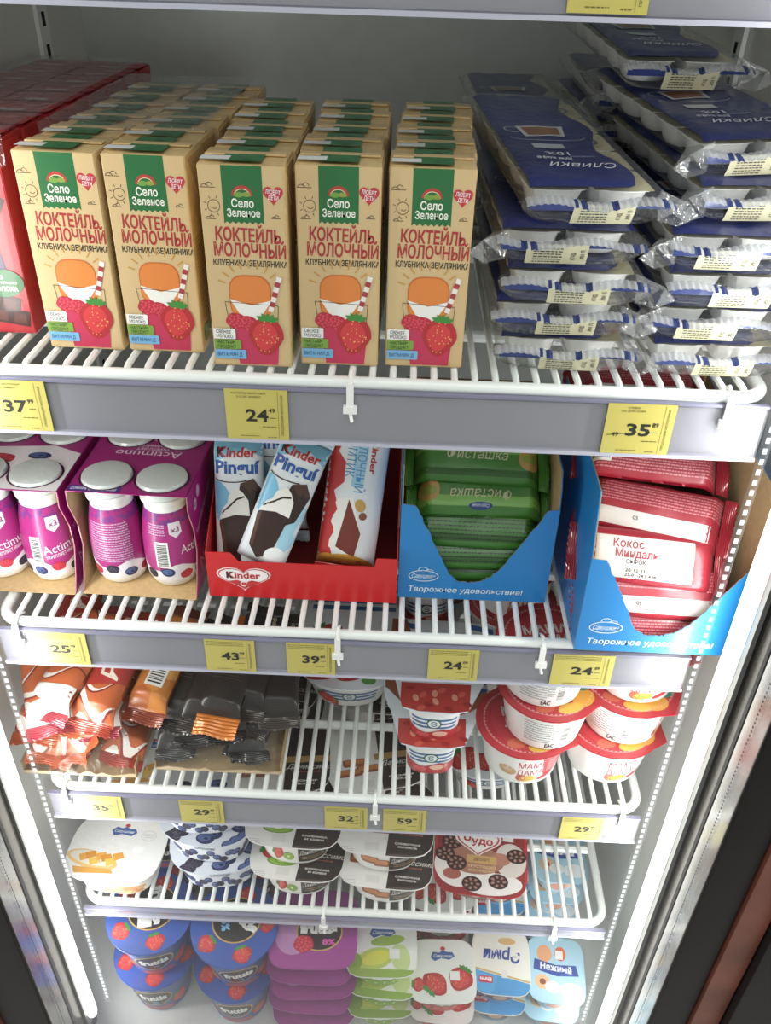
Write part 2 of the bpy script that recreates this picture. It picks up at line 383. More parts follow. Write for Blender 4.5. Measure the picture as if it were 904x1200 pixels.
# LED tubes
def led(s, x):
    t = thing('led_tube_light', 'bright white LED tube upright at the %s side of the door opening' % ('left' if s < 0 else 'right'), 'light', (x, LEDY, 0))
    bm = bmesh.new(); pts = []
    for z, r in [(-.722, .0025), (-.720, .0045), (-.714, .0058), (-.4, .0058), (0, .0058), (.24, .0058)]: pts.append([(*sell(r, r, 2, 2 * PI * k / 16), z) for k in range(16)])
    loft(bm, pts); link('diffuser', finish(bm, 'diffuser', emit_mat('led_glow', '#fffdf6', 3.0), True), t)
    bx0 = (.0072, .0105) if s > 0 else (-.0065, -.0045)
    link('backing_channel', boxme('backing_channel', bx0[0], bx0[1], -.006, .012, -.74, .45, mat('channel', '#9a9a98', .3, .7)), t)
    link('reflection_strip', boxme('reflection_strip', -s * .0195 - .003, -s * .0195 + .003, .0035, .0045, -.70, .04 if s > 0 else -.17, film_mat('reflection_film', .02, .2, bump=0, haze=.03)), t)  # added clear strip behind the dots that imitate the glass reflection
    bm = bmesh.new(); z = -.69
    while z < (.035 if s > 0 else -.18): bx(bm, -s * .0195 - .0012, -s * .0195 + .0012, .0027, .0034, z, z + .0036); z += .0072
    link('reflection_dots', finish(bm, 'reflection_dots', emit_mat('reflection_glow', '#ffffff', 1.5)), t, kind='stuff')  # added glowing dots standing in for the LEDs reflected in the door glass
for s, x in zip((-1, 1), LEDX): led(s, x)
# ------------------------------------------------------------------ wire shelves and price rails
ORD = ['top', 'second', 'third', 'fourth']
SHX = .261; SHD = .40
def shelf(i, z):
    lab = 'white wire shelf %s' % ('at the top edge of the picture' if i < 0 else ['under the milkshake cartons and cream packs', 'under the bottle packs and display boxes', 'under the wrapped bars and red-lidded cups', 'lowest of all, under the flat dessert cups'][i])
    t = thing('wire_shelf', lab, 'shelf', (0, 0, z))
    bm = bmesh.new(); r = .018; P = []
    for cx, cy, a0 in ((SHX - r, SHD - r, 0), (-SHX + r, SHD - r, 90), (-SHX + r, r - .002, 180), (SHX - r, r - .002, 270)):
        for k in range(6): a = math.radians(a0 + k * 18); P.append((cx + r * math.cos(a), cy + r * math.sin(a), -.0062))
    tube(bm, P, .0042, 10, True); link('frame_rod', finish(bm, 'frame_rod', M_WIRE, True), t)
    bm = bmesh.new(); tube(bm, [(-SHX + .014, .0005, -.0125), (SHX - .014, .0005, -.0125)], .0035, 8); link('front_rod', finish(bm, 'front_rod', M_WIRE, True), t)
    for y in (.082, .25):
        bm = bmesh.new(); tube(bm, [(-SHX + .004, y, -.0085), (SHX - .004, y, -.0085)], .0042, 8); link('cross_rod', finish(bm, 'cross_rod', M_WIRE, True), t)
    n = 40; me = WIREME
    for k in range(n): link('wire', me, t, (-SHX + .0145 + k * (2 * SHX - .029) / (n - 1), 0, 0))
bm = bmesh.new()
tube(bm, [(0, -.0025, -.012), (0, -.0035, -.008), (0, -.002, -.0042), (0, .003, -.0026), (0, .12, -.0024), (0, SHD - .004, -.0024)], .0022, 8)
WIREME = finish(bm, 'wire', M_WIRE, True)
for i, z in enumerate((Z1, Z2, Z3, Z4)): shelf(i, z)
shelf(-1, .246)
M_RAIL = mat('lilac_rail', '#84828f', .35, .0, coat=.5, nscale=12, namt=.06)
M_COVER = film_mat('rail_cover', .06, .08, bump=.25, bscale=25, haze=.05)
TIES = {0: (.0060, .236), 1: (-.2450, -.0030, .150), 2: (-.2450, .0285, .2440), 3: (-.02, .21, )}
def rail(i, z, h, x0=-SHX, x1=SHX):
    t = thing('price_rail', 'lilac plastic price rail ' + ('at the top edge of the picture' if i < 0 else ['below the milkshake cartons, on the top shelf', 'below the display boxes, on the second shelf', 'below the wrapped bars, on the third shelf', 'thin and clear, on the lowest shelf'][i]), 'price rail', (0, -.0065, z))
    m = M_RAIL if i < 3 else film_mat('clear_rail', .08, .1, '#d9dcf2', .2, 30, .25)
    link('backing', boxme('backing', x0, x1, .0005, .0018, -h, 0, m), t)
    bm = bmesh.new(); bx(bm, x0, x1, -.0022, -.0016, -h + .002, -.002); link('clear_cover', finish(bm, 'clear_cover', M_COVER), t)
    bm = bmesh.new(); bx(bm, x0, x1, -.0032, .0005, -h - .0012, -h + .0012); link('lower_lip', finish(bm, 'lower_lip', mat('rail_lip', '#b9b8c8', .3, coat=.4)), t)
    bm = bmesh.new(); bx(bm, x0, x1, -.0026, .0005, -.001, .0006); link('upper_lip', finish(bm, 'upper_lip', mat('rail_lip2', '#7f7d94', .3)), t)
    for x in TIES.get(i, ()):
        bm = bmesh.new(); bx(bm, -.0022, .0022, -.0048, -.0030, -.010, .006); bx(bm, -.0042, .0042, -.0058, -.0028, -.0135, -.0085)
        tube(bm, [(0, -.004, -.013), (.0012, -.0055, -.019)], .0012, 6); tube(bm, [(0, -.0045, .005), (0, .004, .010), (0, .013, .004), (0, .01, -.004)], .0014, 6)
        link('cable_tie', finish(bm, 'cable_tie', M_WHITE, True), t, (x, 0, 0))
rail(0, -.001, .0365); rail(1, -.2105, .0335); rail(2, -.4045, .0325); rail(3, -.586, .010)
rail(-1, .236, .036)
# ------------------------------------------------------------------ price tags
def tag(shelf_i, x, big, small, label, wd=37, hh=35, head=None, old=None, rot=0, ztop=None):
    z = {0: -.001, 1: -.2105, 2: -.4045, -1: .236}[shelf_i]
    a = Art(); Y0 = -hh
    a.rect(0, Y0, wd, 0, '#c9bb5c'); a.L = 1; K = '#26241c'; G = '#6d6630'
    if head:
        for k, h in enumerate(head): a.text(h, wd * .38, -2.6 - k * 2.3, 1.3, G, min(wd * .72, len(h) * 1.25), bold=.01)
    else: a.scribble(1.5, -2.2, wd * .78, 3, 1.7, G, .5, int(x * 1000))
    a.text(big, wd * .50, -hh * .50, hh * .24, K, wd * .36, bold=.03)
    a.text(small, wd * .74, -hh * .40, hh * .085, K, bold=.02)
    a.rect(wd * .70, -hh * .56, wd * .80, -hh * .545, G)
    a.line([(wd * .84, -1), (wd * .84, -hh + 1)], .22, G)
    a.text('ПРОДУКЦИЯ МОЛОЧНАЯ', wd * .90, -hh * .5, 1.5, G, hh * .8, rot=PI / 2, bold=.01)
    a.scribble(wd * .58, -hh * .74, wd * .80, 1, 1.5, G, .6, 5); a.scribble(wd * .22, -hh * .93, wd * .52, 1, 1.5, G, .5, 6); a.scribble(wd * .66, -hh * .95, wd * .80, 1, 1.5, G, .5, 7)
    if old: a.text(old, wd * .17, -hh * .60, hh * .09, K); a.line([(wd * .05, -hh * .62), (wd * .32, -hh * .58)], .4, K)
    t = thing('price_tag', label, 'price tag', (x, -.0092, z - .0005), (0, rot, 0))
    link('paper', boxme('paper', 0, wd * .001, -.0001, .0001, Y0 * .001, 0, mat('yellow_paper', '#c9bb5c', .6)), t)
    link('tag_print', a.mesh('tag_print', FRONT(0, 0, 0), clip=[(0, Y0), (wd, Y0), (wd, 0), (0, 0)], base=.0003), t)
tag(0, -.2245, '37', '99', 'yellow price tag reading 37, left end of the top rail', 42, head=['КОКТЕЙЛЬ МОЛОЧНЫЙ', '2-3,2% 200МЛ'])
tag(0, -.0715, '24', '49', 'yellow price tag reading 24 49, top rail, under the milkshake cartons', 39, head=['КОКТЕЙЛЬ МОЛОЧНЫЙ', '2-3,2% 200МЛ'])
tag(0, .1635, '35', '89', 'yellow price tag reading 35 89 with struck-out 49, under the cream packs', 42, head=['СЛИВКИ', '10% ДЛЯ КОФЕ'], old='49')
tag(1, -.2360, '25', '99', 'yellow price tag reading 25, second rail, under the bottle packs', 42, 32)
tag(1, -.1040, '43', '99', 'yellow price tag reading 43, below left end of the red display box', 38, 32)
tag(1, -.0420, '39', '60', 'yellow price tag reading 39, below right end of the red display box', 37, 32)
tag(1, .0655, '24', '09', 'yellow price tag reading 24, below the blue box of green bars', 38, 32)
tag(1, .1590, '24', '09', 'yellow price tag reading 24, below the blue box of red bars', 46, 32)
tag(2, -.2360, '35', '99', 'yellow price tag reading 35, third rail, left end', 40, 31)
tag(2, -.1450, '29', '99', 'yellow price tag reading 29, below the black wrapped bars', 39, 31)
tag(2, -.0160, '32', '49', 'yellow price tag reading 32, middle of the third rail', 38, 31)
tag(2, .0360, '59', '99', 'yellow price tag reading 59, below the curd cheese cups', 38, 31)
tag(2, .1930, '29', '99', 'yellow price tag reading 29, below the right stack of red-lidded cups', 38, 31)
tag(-1, .1080, '52', '99', 'yellow price tag at the very top edge of the picture', 38, 33)
# ================================================================== SHELF 1
CW, CD, CH = .0475, .0375, .119
def carton_body(name, m, w=CW, d=CD, h=CH):
    bm = bmesh.new(); bx(bm, -w / 2, w / 2, 0, d, 0, h)
    for v in bm.verts:
        if v.co.z > h / 2: v.co.x *= 1.01; v.co.z -= .001 if v.co.y < d / 2 else 0
    bmesh.ops.bevel(bm, geom=bm.edges[:], offset=.0013, segments=2, affect='EDGES', profile=.6)
    return finish(bm, name, m, True)
def flap_mesh(m, s):
    bm = bmesh.new(); x = s * CW / 2
    prism(bm, [(.002, CH - .003), (CD - .002, CH - .003), (CD / 2, CH - .026)], min(x, x + s * .0007), max(x, x + s * .0007), ax='x')
    return finish(bm, 'side_flap', m)
def seam_mesh(m):
    bm = bmesh.new(); bx(bm, -CW / 2 + .001, CW / 2 - .001, CD * .46, CD * .64, CH - .0002, CH + .0009)
    bmesh.ops.bevel(bm, geom=bm.edges[:], offset=.0003, segments=1, affect='EDGES'); return finish(bm, 'top_seam', m)
W_, H_ = 47.5, 117
def U(u): return (u - .5) * W_
def Vv(v): return H_ * (1 - v)
a = Art(); K = '#2a2620'
a.rect(U(0), 0, U(1), H_, '#d2b482')
a.L = 1; gz = [(U(.27), H_), (U(.27), Vv(.255))]
for k in range(15): gz.append((U(.27 + .47 * k / 14), Vv(.255 if k % 2 else .266)))
gz += [(U(.74), Vv(.255)), (U(.74), H_)]; a.poly(gz, '#1d6a35')
a.L = 2
a.arc(U(.5), Vv(.135), 5.0, 4.6, 0, 180, 1.9, '#b5332f'); a.arc(U(.5), Vv(.135), 4.4, 3.6, 0, 180, .4, '#e9d9a6'); a.ell(U(.46), Vv(.13), 2.6, 1.5, '#6fa03c'); a.ell(U(.55), Vv(.128), 2.4, 1.3, '#8a9a3a')
a.text('Село', U(.5), Vv(.168), 4.6, '#f5f2e6', 12.5, bold=.02); a.text('Зеленое', U(.505), Vv(.213), 4.3, '#f5f2e6', 18.5, bold=.02)
a.heart(U(.86), Vv(.125), 5.6, '#bf2434'); a.L = 3; a.text('ЛЮБЯТ', U(.86), Vv(.113), 2.3, '#f6ecec', 8.2, rot=-.1); a.text('ДЕТИ', U(.86), Vv(.139), 2.3, '#f6ecec', 5.8, rot=-.1); a.L = 2
a.text('КОКТЕЙЛЬ', U(.54), Vv(.318), 7.4, '#a92426', 37, rot=-.03, bold=.028); a.text('МОЛОЧНЫЙ', U(.55), Vv(.392), 7.6, '#a92426', 41, rot=-.02, bold=.028)
a.text('КЛУБНИКА-ЗЕМЛЯНИКА', U(.55), Vv(.455), 3.5, K, 43, rot=-.01, bold=.02)
# hand-drawn sun and clouds
a.arc(U(.16), Vv(.185), 3.4, 3.4, 0, 360, .35, '#5a4a34', 18); a.arc(U(.17), Vv(.185), 1.5, 1.4, 200, 340, .35, '#5a4a34')
for k in range(6): an = math.radians(70 + k * 45); a.line([(U(.16) + 4.3 * math.cos(an), Vv(.185) + 4.3 * math.sin(an)), (U(.16) + 5.8 * math.cos(an), Vv(.185) + 5.8 * math.sin(an))], .35, '#5a4a34')
for cx, cy, q in ((.10, .10, 1), (.11, .245, .7), (.88, .235, .6)):
    a.line([(U(cx) - 4 * q, Vv(cy)), (U(cx) + 4.4 * q, Vv(cy))], .35, '#5a4a34'); a.arc(U(cx) - 1.5 * q, Vv(cy), 2 * q, 1.6 * q, 0, 180, .35, '#5a4a34', 8); a.arc(U(cx) + 1 * q, Vv(cy) + .6, 1.8 * q, 2 * q, 10, 170, .35, '#5a4a34', 8)
# rays and the plain orange and white motif
for k in range(9): an = math.radians(20 + k * 17.5); a.line([(U(.52) + 15 * math.cos(an), Vv(.60) + 14 * math.sin(an)), (U(.52) + 19.5 * math.cos(an), Vv(.60) + 18.5 * math.sin(an))], .8, '#c79238')
a.L = 2; a.rrect(U(.26), Vv(.745), U(.78), Vv(.515), 8, '#c8671e'); a.L = 3
a.rrect(U(.275), Vv(.745), U(.765), Vv(.522), 7.6, '#e07f26'); a.L = 4; a.poly([(U(.26), Vv(.64)), (U(.52), Vv(.67)), (U(.79), Vv(.64)), (U(.60), Vv(.75)), (U(.42), Vv(.75))], '#f1eee8')
a.L = 5; a.line([(U(.2), Vv(.655)), (U(.86), Vv(.668))], .3, K); a.line([(U(.2), Vv(.655)), (U(.25), Vv(.82))], .3, K); a.line([(U(.86), Vv(.668)), (U(.84), Vv(.8))], .3, K)
# striped straw
for k in range(7):
    t0, t1 = k / 7, (k + 1) / 7; px = lambda t: (U(.76 + .13 * t), Vv(.70 - .18 * t)); p, q = px(t0), px(t1)
    a.line([p, q], 3.0, '#a8303e' if k % 2 else '#efe6e0')
# drink, berries
a.L = 4; a.poly([(U(.27), Vv(.78)), (U(.87), Vv(.78)), (U(.82), 0), (U(.33), 0)], '#c4214f')
a.L = 5; a.berry(U(.32), Vv(.755), 6.0, 5.0, 'raspberry'); a.berry(U(.47), Vv(.765), 5.4, 4.6, 'raspberry')
a.L = 7; a.berry(U(.69), Vv(.835), 10.6, 12.2, 'strawberry', rot=-.1)
a.L = 10; a.rrect(U(.02), Vv(.853), U(.30), Vv(.797), .7, '#efeeea'); a.rrect(U(.02), Vv(.908), U(.36), Vv(.857), .7, '#7aa33c'); a.rrect(U(.02), Vv(.962), U(.42), Vv(.912), .7, '#74b0dc')
a.L = 11; a.text('СВЕЖЕЕ', U(.15), Vv(.814), 2.1, K, 9, rot=-.04); a.text('МОЛОКО', U(.16), Vv(.838), 2.1, K, 10, rot=-.04)
a.text('ЧИСТЫЙ*', U(.17), Vv(.872), 2.0, K, 11); a.text('ПРОДУКТ', U(.18), Vv(.895), 2.0, K, 11); a.text('ВИТАМИН Д', U(.21), Vv(.938), 2.3, '#1c4a78', 15)
CLIPF = [(-W_ / 2 + .8, 1), (W_ / 2 - .8, 1), (W_ / 2 - .8, H_), (-W_ / 2 + .8, H_)]
KFRONT = a.mesh('front_print', FRONT(0, 0, .0006), PRINTG, CLIPF, step=.00006, base=.00025)
a = Art(); a.rect(U(.27), 0, U(.74), 37.5, '#1d6a35'); a.L = 1; a.rect(U(.02), 3, U(.36), 12, '#e4e4e2'); a.ell(U(.56), 6, 3, 1.1, '#17522a'); a.ell(U(.56), 28, 3, 1.1, '#17522a')
KTOP = a.mesh('top_print', TOP(CH - .0005), PRINTG, [(-23, 1), (23, 1), (23, 36.5), (-23, 36.5)], base=.0013)
a = Art(); a.scribble(-33, 70, -4, 22, 2.4, '#8d6c3d', .7, 11); a.L = 1; a.rect(-16, 6, -5, 16, '#6c9a3a'); a.barcode(-34, 8, -20, 34, True)
KSIDE = a.mesh('side_print', flat((CW / 2, 0, 0), (0, -1, 0), (0, 0, 1), (1, 0, 0)), PRINTG)
M_KC = mat('kraft_carton', '#cfb07c', .38, nscale=300, namt=.09, coat=.25)
t = thing('milkshake_carton', cat='carton'); KC = t
link('carton_body', carton_body('carton_body', M_KC), t); link('top_seam', seam_mesh(M_KC), t)
link('side_flap', flap_mesh(M_KC, 1), t); link('side_flap', flap_mesh(M_KC, -1), t)
link('front_print', KFRONT, t); link('top_print', KTOP, t); link('side_print', KSIDE, t)
cols = [(-.1625, .020, 6, .006, 'first'), (-.1120, .020, 6, .006, 'second'), (-.0545, .0035, 5, -.002, 'third'), (-.0020, .0095, 5, 0., 'fourth'), (.0500, .0115, 5, .004, 'fifth')]
RO = ['front carton', 'second from the front', 'third from the front', 'fourth from the front', 'fifth from the front', 'sixth from the front', 'seventh from the front', 'eighth from the front']
first = True
for cx, y0, n, sk, nm in cols:
    for r in range(n):
        lab = 'kraft strawberry milkshake carton, %s column from the left, %s' % (nm, RO[r])
        y = y0 + r * .0395 + (.003 if r > 2 else 0); x = cx + (random.uniform(-.002, .002) if r else 0) + sk * r * .3
        rz = random.uniform(-.03, .03) if r else {'first': -.035, 'second': -.02}.get(nm, 0)
        lx = -.02 if nm == 'first' and r == 0 else 0
        if first: KC.location = (x, y, Z1); KC.rotation_euler = (0, 0, rz); tagit(KC, lab, 'carton', 'strawberry milkshake cartons on the top shelf'); first = False
        else: dup(KC, (x, y, Z1), (0, 0, rz), label=lab, group='strawberry milkshake cartons on the top shelf')
# film left round the rear milkshake packs
def film_box(name, label, x0, x1, y0, y1, z0, z1, seed):
    bm = bmesh.new(); nx, ny = 14, 18
    g = [[bm.verts.new((x0 + (x1 - x0) * i / nx, y0 + (y1 - y0) * j / ny, z1 + .0012 * noise.noise(Vector((i * .7 + seed, j * .8, 0))) + .001)) for j in range(ny + 1)] for i in range(nx + 1)]
    for i in range(nx):
        for j in range(ny): bm.faces.new((g[i][j], g[i + 1][j], g[i + 1][j + 1], g[i][j + 1]))
    lo = [bm.verts.new((x0 + (x1 - x0) * i / nx, y0 - .001, z1 - .02 - .003 * math.sin(i * 1.3 + seed))) for i in range(nx + 1)]
    for i in range(nx): bm.faces.new((g[i][0], g[i + 1][0], lo[i + 1], lo[i]))
    o = link('shrink_film', finish(bm, 'shrink_film', M_FILM, True, 0)); tagit(o, label, 'film'); return o
film_box('film', 'clear shrink film over the rear cartons of the two left kraft columns', -.189, -.088, .072, .27, 0, Z1 + CH + .0028, 2)
# chocolate milk cartons at the far left
a = Art(); a.rect(-23.7, 0, 23.7, H_, '#b3202a'); a.L = 1
a.poly([(-23.7, 117), (23.7, 117), (23.7, 104), (8, 108), (-23.7, 98)], '#c6303a')
def choc(cx, cy, w, h, rot, L):
    c, q = math.cos(rot), math.sin(rot); R = lambda x, y: (cx + x * c - y * q, cy + x * q + y * c)
    a.L = L; a.poly([R(-w / 2, -h / 2), R(w / 2, -h / 2), R(w / 2, h / 2), R(-w / 2, h / 2)], '#3a1712'); a.L = L + 1
    for i in range(3): a.poly([R(-w / 2 + w * (i + .1) / 3, -h * .35), R(-w / 2 + w * (i + .85) / 3, -h * .35), R(-w / 2 + w * (i + .8) / 3, h * .32), R(-w / 2 + w * (i + .18) / 3, h * .32)], '#5a2a1f')
choc(6, 86, 30, 13, -.5, 1); choc(-10, 80, 26, 12, .4, 1)
a.L = 3; a.poly([(-23.7, 70), (10, 66), (15, 34), (-23.7, 30)], '#3f2350'); a.L = 4
a.ell(-2, 72, 14.5, 13.5, '#e8e2e0'); a.L = 5; a.ell(-2, 72, 13, 12, '#b5202c'); a.L = 6; a.ell(-2, 72, 12.2, 11.2, '#eeeae8'); a.L = 7; a.text('Чудо', -2, 72, 7.5, '#a81c28', 21, bold=.03)
a.text('МОЛОЧНЫЙ', -3, 55, 3, '#e9dff0', 22); a.text('КОКТЕЙЛЬ', -3, 50, 3, '#e9dff0', 20); a.text('ШОКОЛАД', -2, 42, 2.4, '#e9dff0', 15)
choc(-2, 22, 40, 12, -.25, 5); choc(4, 12, 36, 10, -.15, 7)
a.L = 9; a.ell(10, 33, 13, 9, '#2e6a36', .1); a.L = 10; a.text('ИЗ', 8, 37, 2.6, '#eef3ea'); a.text('НАТУРАЛЬНОГО', 10, 33.5, 1.6, '#eef3ea', 17); a.text('МОЛОКА', 10, 29.5, 2.9, '#eef3ea', 17, bold=.03)
RF = a.mesh('front_print', FRONT(0, 0, .0006), PRINTG, CLIPF, step=.00006, base=.00025)
a = Art(); a.rect(-23, 1, 23, 36.5, '#a3202a'); a.L = 1; a.rect(-10, 4, 6, 10, '#c9c4c8'); a.arc(2, 30, 22, 9, 200, 340, .8, '#5b2348'); a.text('Чудо', 6, 22, 3, '#d9a8a8', 12)
RTOP = a.mesh('top_print', TOP(CH - .0005), PRINTG, [(-23, 1), (23, 1), (23, 36.5), (-23, 36.5)], base=.0013)
M_RC = mat('red_carton', '#a9212b', .5, coat=.08, nscale=60, namt=.08)
t = thing('chocolate_milk_carton', cat='carton'); RC = t
link('carton_body', carton_body('carton_body', M_RC), t); link('top_seam', seam_mesh(M_RC), t); link('side_flap', flap_mesh(M_RC, 1), t); link('side_flap', flap_mesh(M_RC, -1), t)
link('front_print', RF, t); link('top_print', RTOP, t)
first = True
for cx, nm, y0 in ((-.2265, 'right-hand', .040), (-.2765, 'left-hand', .045)):
    for r in range(8):
        lab = 'red chocolate milk carton, %s red column, %s' % (nm, RO[r])
        loc = (cx + r * .0012, y0 + r * .0395, Z1)
        if first: RC.location = loc; tagit(RC, lab, 'carton', 'red chocolate milk cartons'); first = False
        else: dup(RC, loc, (0, 0, random.uniform(-.02, .02)), label=lab, group='red chocolate milk cartons')
film_box('film', 'clear shrink film over the red chocolate milk cartons', -.301, -.199, .041, .36, 0, Z1 + CH + .0028, 5)
# ------------------------------------------------------------------ coffee cream packs
PW, PL, PH = .082, .20, .0205
def htop(x, y, h=PH):      # wrinkled upper film surface
    ex = max(0, abs(x) / (PW / 2) - .82) / .18; ey = max(0, (-y) / .0 if False else 0)
    return h - .004 * ex ** 2 + .0007 * noise.noise(Vector((x * 70, y * 45, 1.3)))
def cream_meshes():
    M = {}
    bm = bmesh.new(); loft(bm, [ring(.0125, .0125, 3, .002, 16), ring(.0145, .0145, 3, .0045, 16), ring(.0172, .0172, 3.4, .0140, 16), ring(.0186, .0186, 4, .0146, 16), ring(.0186, .0186, 4, .0154, 16)])
    M['cup'] = finish(bm, 'cup', M_WHITE, True)
    a = Art(); a.rect(-18, -18, 18, 18, '#d6cca4'); a.L = 1; a.ell(1, -2, 14, 12, '#c3b78c'); a.L = 2; a.ell(0, 0, 11, 10, '#26336c'); a.L = 3; a.ell(0, -1, 8.5, 5.5, '#cfc6a0'); a.L = 4; a.text('Сливки', 0, 4, 2.6, '#e8e4d8', 12, shear=.3); a.ell(3, -2, 4, 2.4, '#7a4a26')
    M['lid'] = a.mesh('foil_lid', TOP(.0155), PRINTF, [(-17, -18), (17, -18), (18, -17), (18, 17), (17, 18), (-17, 18), (-18, 17), (-18, -17)])
    # sleeve of film: profile along Y with sloping, pinched ends
    bm = bmesh.new(); NX, NY = 18, 26; gt = []; gb = []
    ys = [-.014, -.008, -.001, .004] + [.004 + (PL - .008) * k / NY for k in range(1, NY + 1)] + [PL + .001, PL + .012]
    for j, y in enumerate(ys):
        if y < .004: q = (y + .014) / .018; q = q ** .55
        elif y > PL - .003: q = max(0, (PL + .012 - y) / .015) ** .6
        else: q = 1
        rt, rb = [], []
        for i in range(NX + 1):
            x = -PW / 2 + PW * i / NX; hw = 1 + .09 * (1 - q)
            mid = PH * .72; zt = mid + (htop(x, y) - mid) * q + .0004; zb = mid - (mid - .0004) * (min(1, max(0, (y + .014) / .006)) ** .6 if y < .004 else q) * (1 - (abs(x) / (PW / 2)) ** 6 * .5) - .0001
            rt.append(bm.verts.new((x * hw, y + .001 * math.sin(i * 2.1) * (1 - q), zt))); rb.append(bm.verts.new((x * hw, y + .001 * math.sin(i * 2.1) * (1 - q), zb)))
        gt.append(rt); gb.append(rb)
    for A in (gt, gb):
        for j in range(len(ys) - 1):
            for i in range(NX): bm.faces.new((A[j][i], A[j][i + 1], A[j + 1][i + 1], A[j + 1][i]))
    for j in range(len(ys) - 1):
        for i in (0, NX): bm.faces.new((gt[j][i], gt[j + 1][i], gb[j + 1][i], gb[j][i]))
    M['film'] = finish(bm, 'film_wrap', M_FILM, True, 0)
    # front face mapping follows the same slope
    def fm(x, y, d):   # x metres, y 0..1 (art mm/1000*?): art y from 0 to 30 mm runs down the sloping end, then over the top
        s = y
        if s >= .020:
            yy = .004 + (s - .020); return (x, yy, htop(x, yy) + .0006 + d)
        yy = -.014 + .018 * (s / .020); q = (s / .020) ** .55; mid = PH * .72
        return (x * (1 + .09 * (1 - q)), yy - d * .6, mid + (htop(x, yy) - mid) * q + .0006 + d * .8)
    M['fm'] = fm
    def bot(x, y, d):
        mid = PH * .72; t = y / .020; return (x * 1.05, -.0143 + .005 * t ** 1.6 - d, mid - .0006 - (mid - .0012) * t)
    for v in range(2):
        a = Art(); Rr = 36 if v else 22; N = '#202a66'
        P = [(-38, 11)]
        P += [(Rr - 4, 11 + 2 * math.sin(4 * v))]
        k = 0
        while k < 16: P.append((Rr + 5 * math.sin(k * .9 + v), 14 + 12.4 * k)); k += 1
        P += [(Rr - 6, 206), (-38, 206)]
        a.poly(P, N); a.L = 1; a.poly([(-38, 206), (Rr - 8, 206), (Rr - 10, 120), (-10, 130), (-38, 110)], '#252f6e')
        a.L = 2; cxx = -8
        a.text('Сливки', cxx + 8, 44, 9, '#e8e6ee', 40, rot=PI, shear=.35, bold=.0); a.text('для кофе', cxx - 6, 56, 5, '#d8d6e6', 22, rot=PI, bold=.025)
        a.text('10%', cxx - 2, 66, 6, '#e8e6ee', 15, rot=PI); a.text('ПОРЦИОННЫЕ', cxx + 12, 61, 2, '#aab0d0', 16, rot=PI)
        a.rect(cxx - 14, 76, cxx + 6, 86, '#b9bcc8')
        a.poly([(cxx - 14, 102), (cxx + 12, 102), (cxx + 16, 126), (cxx - 16, 126)], '#c8c8cc'); a.L = 3; a.poly([(cxx - 11, 105), (cxx + 10, 105), (cxx + 12, 123), (cxx - 13, 123)], '#8a5a38')
        a.L = 2; a.arc(cxx - 19, 116, 6, 6, 60, 300, .8, '#c8c8cc'); a.arc(cxx, 100, 24, 7, 180, 360, .7, '#b9bcc8')
        M['top%d' % v] = a.mesh('printed_band', fm, PRINTF, seg=6, base=.0003, step=.00015, smooth=True)
        a = Art(); x0 = -24 if v else -14; a.rect(x0, 1, x0 + 34, 19.5, '#d8d3b0'); a.rect(-38, 1, x0, 7, '#2a3a7a'); a.rect(x0 + 34, 1, 38, 4, '#2a3a7a')
        a.L = 1; a.scribble(x0 + 4, 17, x0 + 20, 6, 2.5, '#3a3a40', 1.0, 3 + v); a.text('ДАТА', x0 + 26, 12, 2.4, '#3a3a40', 7, rot=PI / 2); a.text('Л 10%', x0 + 31, 10, 2.4, '#3a3a40', 9, rot=PI / 2)
        M['bot%d' % v] = a.mesh('ivory_label', bot, PRINTF, seg=5, base=.0003, smooth=True)
        bm = bmesh.new(); n = 44; A = []      # crimped seal fin at the front
        for i in range(n + 1):
            x = -PW / 2 * 1.05 + PW * 1.05 * i / n; z0 = PH * .72 + .0018 * math.sin(i * .22 + v * 2); o = .0007 * (1 if i % 2 else -1)
            A.append([bm.verts.new((x, -.0125, z0 + .001 + o * .5)), bm.verts.new((x, -.0165, z0 + .0002 + o * .5)), bm.verts.new((x, -.0196, z0 - .0016 + o * .5))])
        for p, q in zip(A, A[1:]):
            for k in (0, 1): bm.faces.new((p[k], q[k], q[k + 1], p[k + 1])).material_index = 1 if (noise.noise(Vector((A.index(p) * .13, v * 3.7, .5))) > .12 and A.index(p) % 3) else 0
        M['fin%d' % v] = finish(bm, 'end_seal', [film_mat('crimped_film', .12, .2, '#c8ccd4', .3, 200, .30), mat('crimped_blue', '#2b3768', .35, .1, coat=.2)])
        bm = bmesh.new(); s = 1 if v == 0 else -1; x0 = s * PW / 2     # loose film wing at the corner
        pts = [(x0 - s * .006, -.010, PH), (x0 + s * .010, -.016, PH * .75), (x0 + s * .018, -.014, PH * .35), (x0 + s * .008, -.012, .001), (x0 - s * .004, -.010, .003), (x0 + s * .001, .010, PH * .6)]
        vs = [bm.verts.new(p) for p in pts]
        for tr in ((0, 1, 5), (1, 2, 5), (2, 3, 5), (3, 4, 5), (0, 1, 4), (1, 2, 3)): bm.faces.new([vs[i] for i in tr])
        M['wing%d' % v] = finish(bm, 'film_corner', film_mat('wing_film', .18, .15, bump=1, bscale=120, haze=.10))
    return M
CM = cream_meshes()
def cream_pack(v):
    t = thing('cream_portion_pack', cat='cream pack')
    for i in range(2):
        for j in range(5):
            c = link('cup', CM['cup'], t, (-.0192 + i * .0384, .021 + j * .0385, 0)); link('foil_lid', CM['lid'], c)
    link('printed_band', CM['top%d' % v], t); link('ivory_label', CM['bot%d' % v], t); link('end_seal', CM['fin%d' % v], t); link('film_corner', CM['wing%d' % v], t)
    link('film_wrap', CM['film'], t)
    return t
CPK = [cream_pack(0), cream_pack(1)]; used = [False, False]
